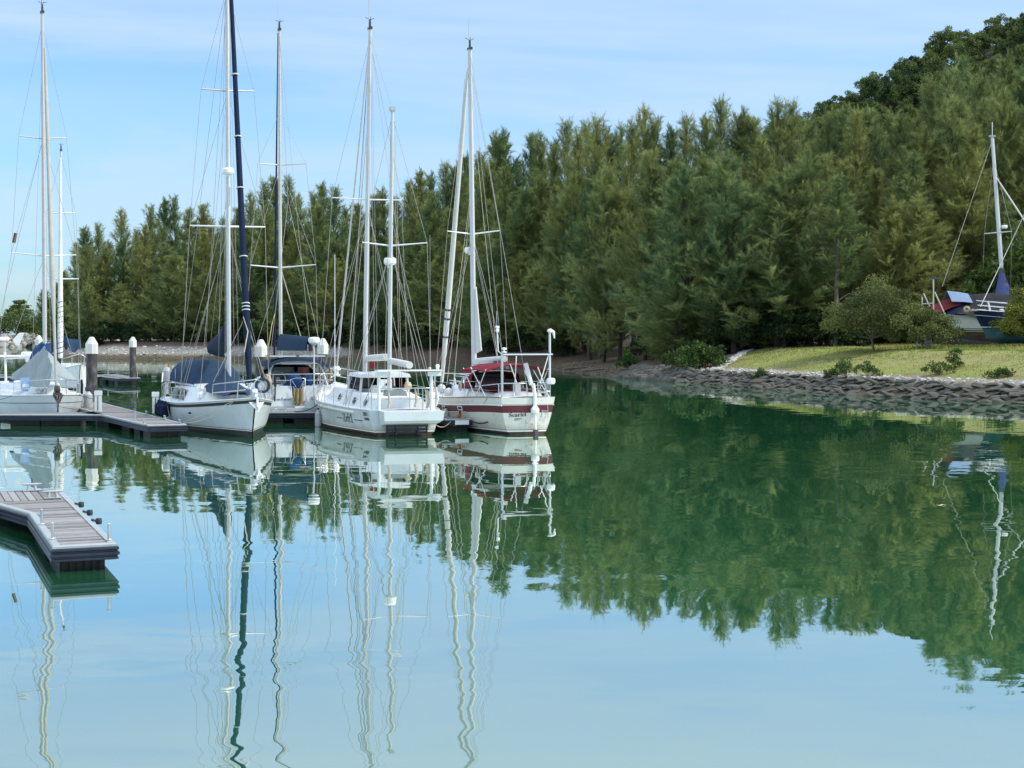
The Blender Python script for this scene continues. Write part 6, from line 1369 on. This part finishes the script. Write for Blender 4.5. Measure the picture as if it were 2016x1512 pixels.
for p in (pa, pb_): Fb.wire(p, ax(mt.z - 2), .018); Fb.wire((p.x * 1.1, p.y, 1.6), p, .018)
Fb.radome(ax(zz + .5) + Vector((0, .5, 0)), .26, .32); MB().tube([ax(mt.z - 3.6) + Vector((0, .1, 0)), Vector((0, 12.2, 2.0))], [.06, .09], 8).build('furled_headsail', WHITEF, Fb.root)
MB().tube([ax(5.4), ax(3.0)], [.12, .75], 10).build('mast_skirt', VIOL, Fb.root)
cr = MB(); cr.box((0, 2.6, -1.05), (.5, .6, .7)); cr.box((0, 10.4, -1.1), (.5, .6, .6)); cr.build('keel_block', GPLAST, Fb.root)

Nb = Boat('blue_yacht', 'deep blue yacht stored ashore on stands in front of the tarp covered yacht', (44.3, 109.5), (35.9, 113.0), None, 'sailboat', gz + 1.55)
H = Hull(9.1, 3.1, .72, 1.1, 1.1, 1.45, rake=.7, srake=.2, tm=.42, wr=(.75, .9, .25), pe=2.1, p=.6, draft=1.5)
s_ = H.sheer
H.build(Nb.root, [(lambda t: -.75, 1), (lambda t: .02, 0), (lambda t: .09, 2), (lambda t: .15, 0), (lambda t: s_(t) - .42, 2), (lambda t: s_(t) - .39, 0), (lambda t: s_(t), 0)], [BHULL, TEAL, WPLAST]); H.rail(Nb.root, WPLAST, .04, .02)
MB().tube([(0, 1.0, -.6), (0, 8.0, -.6)], .75, 10, flat=.7).build('bilge', TEAL, Nb.root)
kl = MB(); kl.add([(x * .14, y, z) for x in (-1, 1) for y, z in ((2.4, -.7), (6.0, -.7), (5.6, -1.56), (2.8, -1.56))], [(0, 1, 2, 3), (4, 5, 6, 7), (0, 4, 7, 3), (1, 5, 6, 2), (0, 1, 5, 4), (3, 2, 6, 7)]); kl.build('keel', mat('rusty_keel', (.09, .05, .045), .8), Nb.root)
MB().loft([(1.0, 1.1, .95, 1.0, 1.6), (5, 1.1, .9, 1.05, 1.7), (7.0, .6, .4, 1.2, 1.55)], rad=.1).build('coachroof', GEL, Nb.root)
for yy in (4.2, 5.0, 5.8): MB().box((1.0, yy, 1.45), (.04, .5, .2), ry=-.3).build('window', GLASS, Nb.root)
PT = lambda t, sd, dz, off=-.06: H.pt(t, s_(t) + dz, sd, off)
Nb.rails('pulpit', [[PT(.76, -1, 0), PT(.77, -1, .7), PT(.9, -1, .72), (0, 9.5, 2.15), PT(.9, 1, .72), PT(.77, 1, .7), PT(.76, 1, 0)], [PT(.9, -1, 0), PT(.9, -1, .72)], [PT(.9, 1, 0), PT(.9, 1, .72)], [PT(.77, 1, .35), (0, 9.4, 1.8)], [PT(.77, -1, .35), (0, 9.4, 1.8)]], .035, WPLAST); Nb.lifelines(H, .1, .76, 5, .66, r=.025)
bs = MB(); bs.box((0, 9.4, 1.42), (.3, 1.1, .14)); bs.lathe([(.12, -.06), (.26, 0), (.12, .06), (.08, 0), (.12, -.06)], (0, 10.2, 1.5), 12, axis='X'); bs.build('bowsprit', TAN, Nb.root)
MB().tube([(1.0, 7.6, 1.5), (1.05, 7.6, 1.0), (1.0, 7.4, .8)], [.3, .35, .1], 8).build('anchor_bundle', WHITEF, Nb.root)
nt_ = Vector((0, 5.6, 13.0)); MB().tube([Vector((0, 9.2, 1.7)), Nb.loc(2020, 415, 6.5), nt_], [.028, .03, .025], 7).build('furled_headsail', WHITEF, Nb.root); ax = Nb.mast((0, 5.5, 1.6), nt_, .14, WMAST)
m = MB(); m.grid([[H.side(lerp(6.0, 7.6, i / 6), z + .04 * math.sin(i), 1, .01) for i in range(7)] for z in (.60, .64)]); m.build('name_stripe', GPLAST, Nb.root)
def stand(p, label, rz=0):
    t = thing('boat_stand', label, 'stand', p, rz, 'boat stands'); h = 1.25
    MB().tube([(0, 0, h), (-.38, -.3, 0)], .045, 6).build('leg', GPLAST, t); MB().tube([(0, 0, h), (.38, -.3, 0)], .045, 6).build('leg', GPLAST, t); MB().tube([(0, 0, h), (0, .4, 0)], .045, 6).build('leg', GPLAST, t)
    MB().tube([(-.3, -.23, .3), (.3, -.23, .3)], .03, 6).build('brace', GPLAST, t); MB().box((0, 0, h + .03), (.35, .35, .06)).build('pad', TAN, t)
q = Nb.world((1.0, 6.8, 0)); stand((q.x, q.y, gz), 'metal boat stand under the bow of the blue yacht', .2)
q = Nb.world((1.1, 3.3, 0)); stand((q.x, q.y, gz), 'metal boat stand further right under the blue yacht', .5)
X, Yy, z = at_ground(1827, 114); t = thing('white_drum', 'small white drum standing on the grass left of the stored boats', 'drum', (X, Yy, z)); MB().lathe([(0, 0), (.26, 0), (.28, .1), (.28, .9), (.22, 1.0), (0, 1.02)], n=14).build('body', GPLAST, t); MB().lathe([(.24, 0), (.24, .06), (0, .08)], (0, 0, 1.02), 12).build('lid', WPLAST, t)
X, Yy, z = at_ground(1805, 113); t = thing('white_post', 'leaning white post between the two shrubs on the grass', 'post', (X, Yy, z)); MB().tube([(-.1, 0, 0), (.05, 0, .7), (.12, 0, 1.35)], .06, 8).build('shaft', GPLAST, t); MB().lathe([(0, -.1), (.1, -.05), (.11, .05), (0, .12)], (.12, 0, 1.4), 10).build('head', WPLAST, t)
X, Yy, z = at_ground(1495, 107); st = MB(); st.lathe([(0, -.1), (.8, -.1), (.75, .12), (.4, .30), (0, .34)], (0, 0, 0), 9); tag(st.build('dead_stump', DNAVY if False else M_BARK, None, (X, Yy, z)), 'dark weathered stump lying on the grass edge', 'stump')
for i, (x, D, L, a, lb) in enumerate([(1138, 160, 3.5, .4, 'bleached driftwood log on the beach, nearest the bow of the forest'), (1170, 150, 2.6, .15, 'thin driftwood log on the brown beach beside the water'), (1262, 140, 3.2, -.1, 'fallen grey log by the small bright bush')]):
    X, Yy, z = at_ground(x, D); tag(MB().tube([(-L / 2, 0, .1), (0, .1, .2), (L / 2, 0, .35)], [.13, .11, .05], 7).build('driftwood_log', M_PALEBARK, None, (X, Yy, z), a), lb, 'log')

lf = MB(); lf.sheet([[(x, y, .012 + .01 * math.sin(x * 30)) for x in (-.1, -.04, .04, .1)] for y in (-.03, 0, .03)], .006); tag(lf.build('floating_leaf', TAN, None, ((1853 - CX) / FPX * 31.8, 31.8, 0), .3), 'pale leaf floating on the green water at the right', 'leaf')
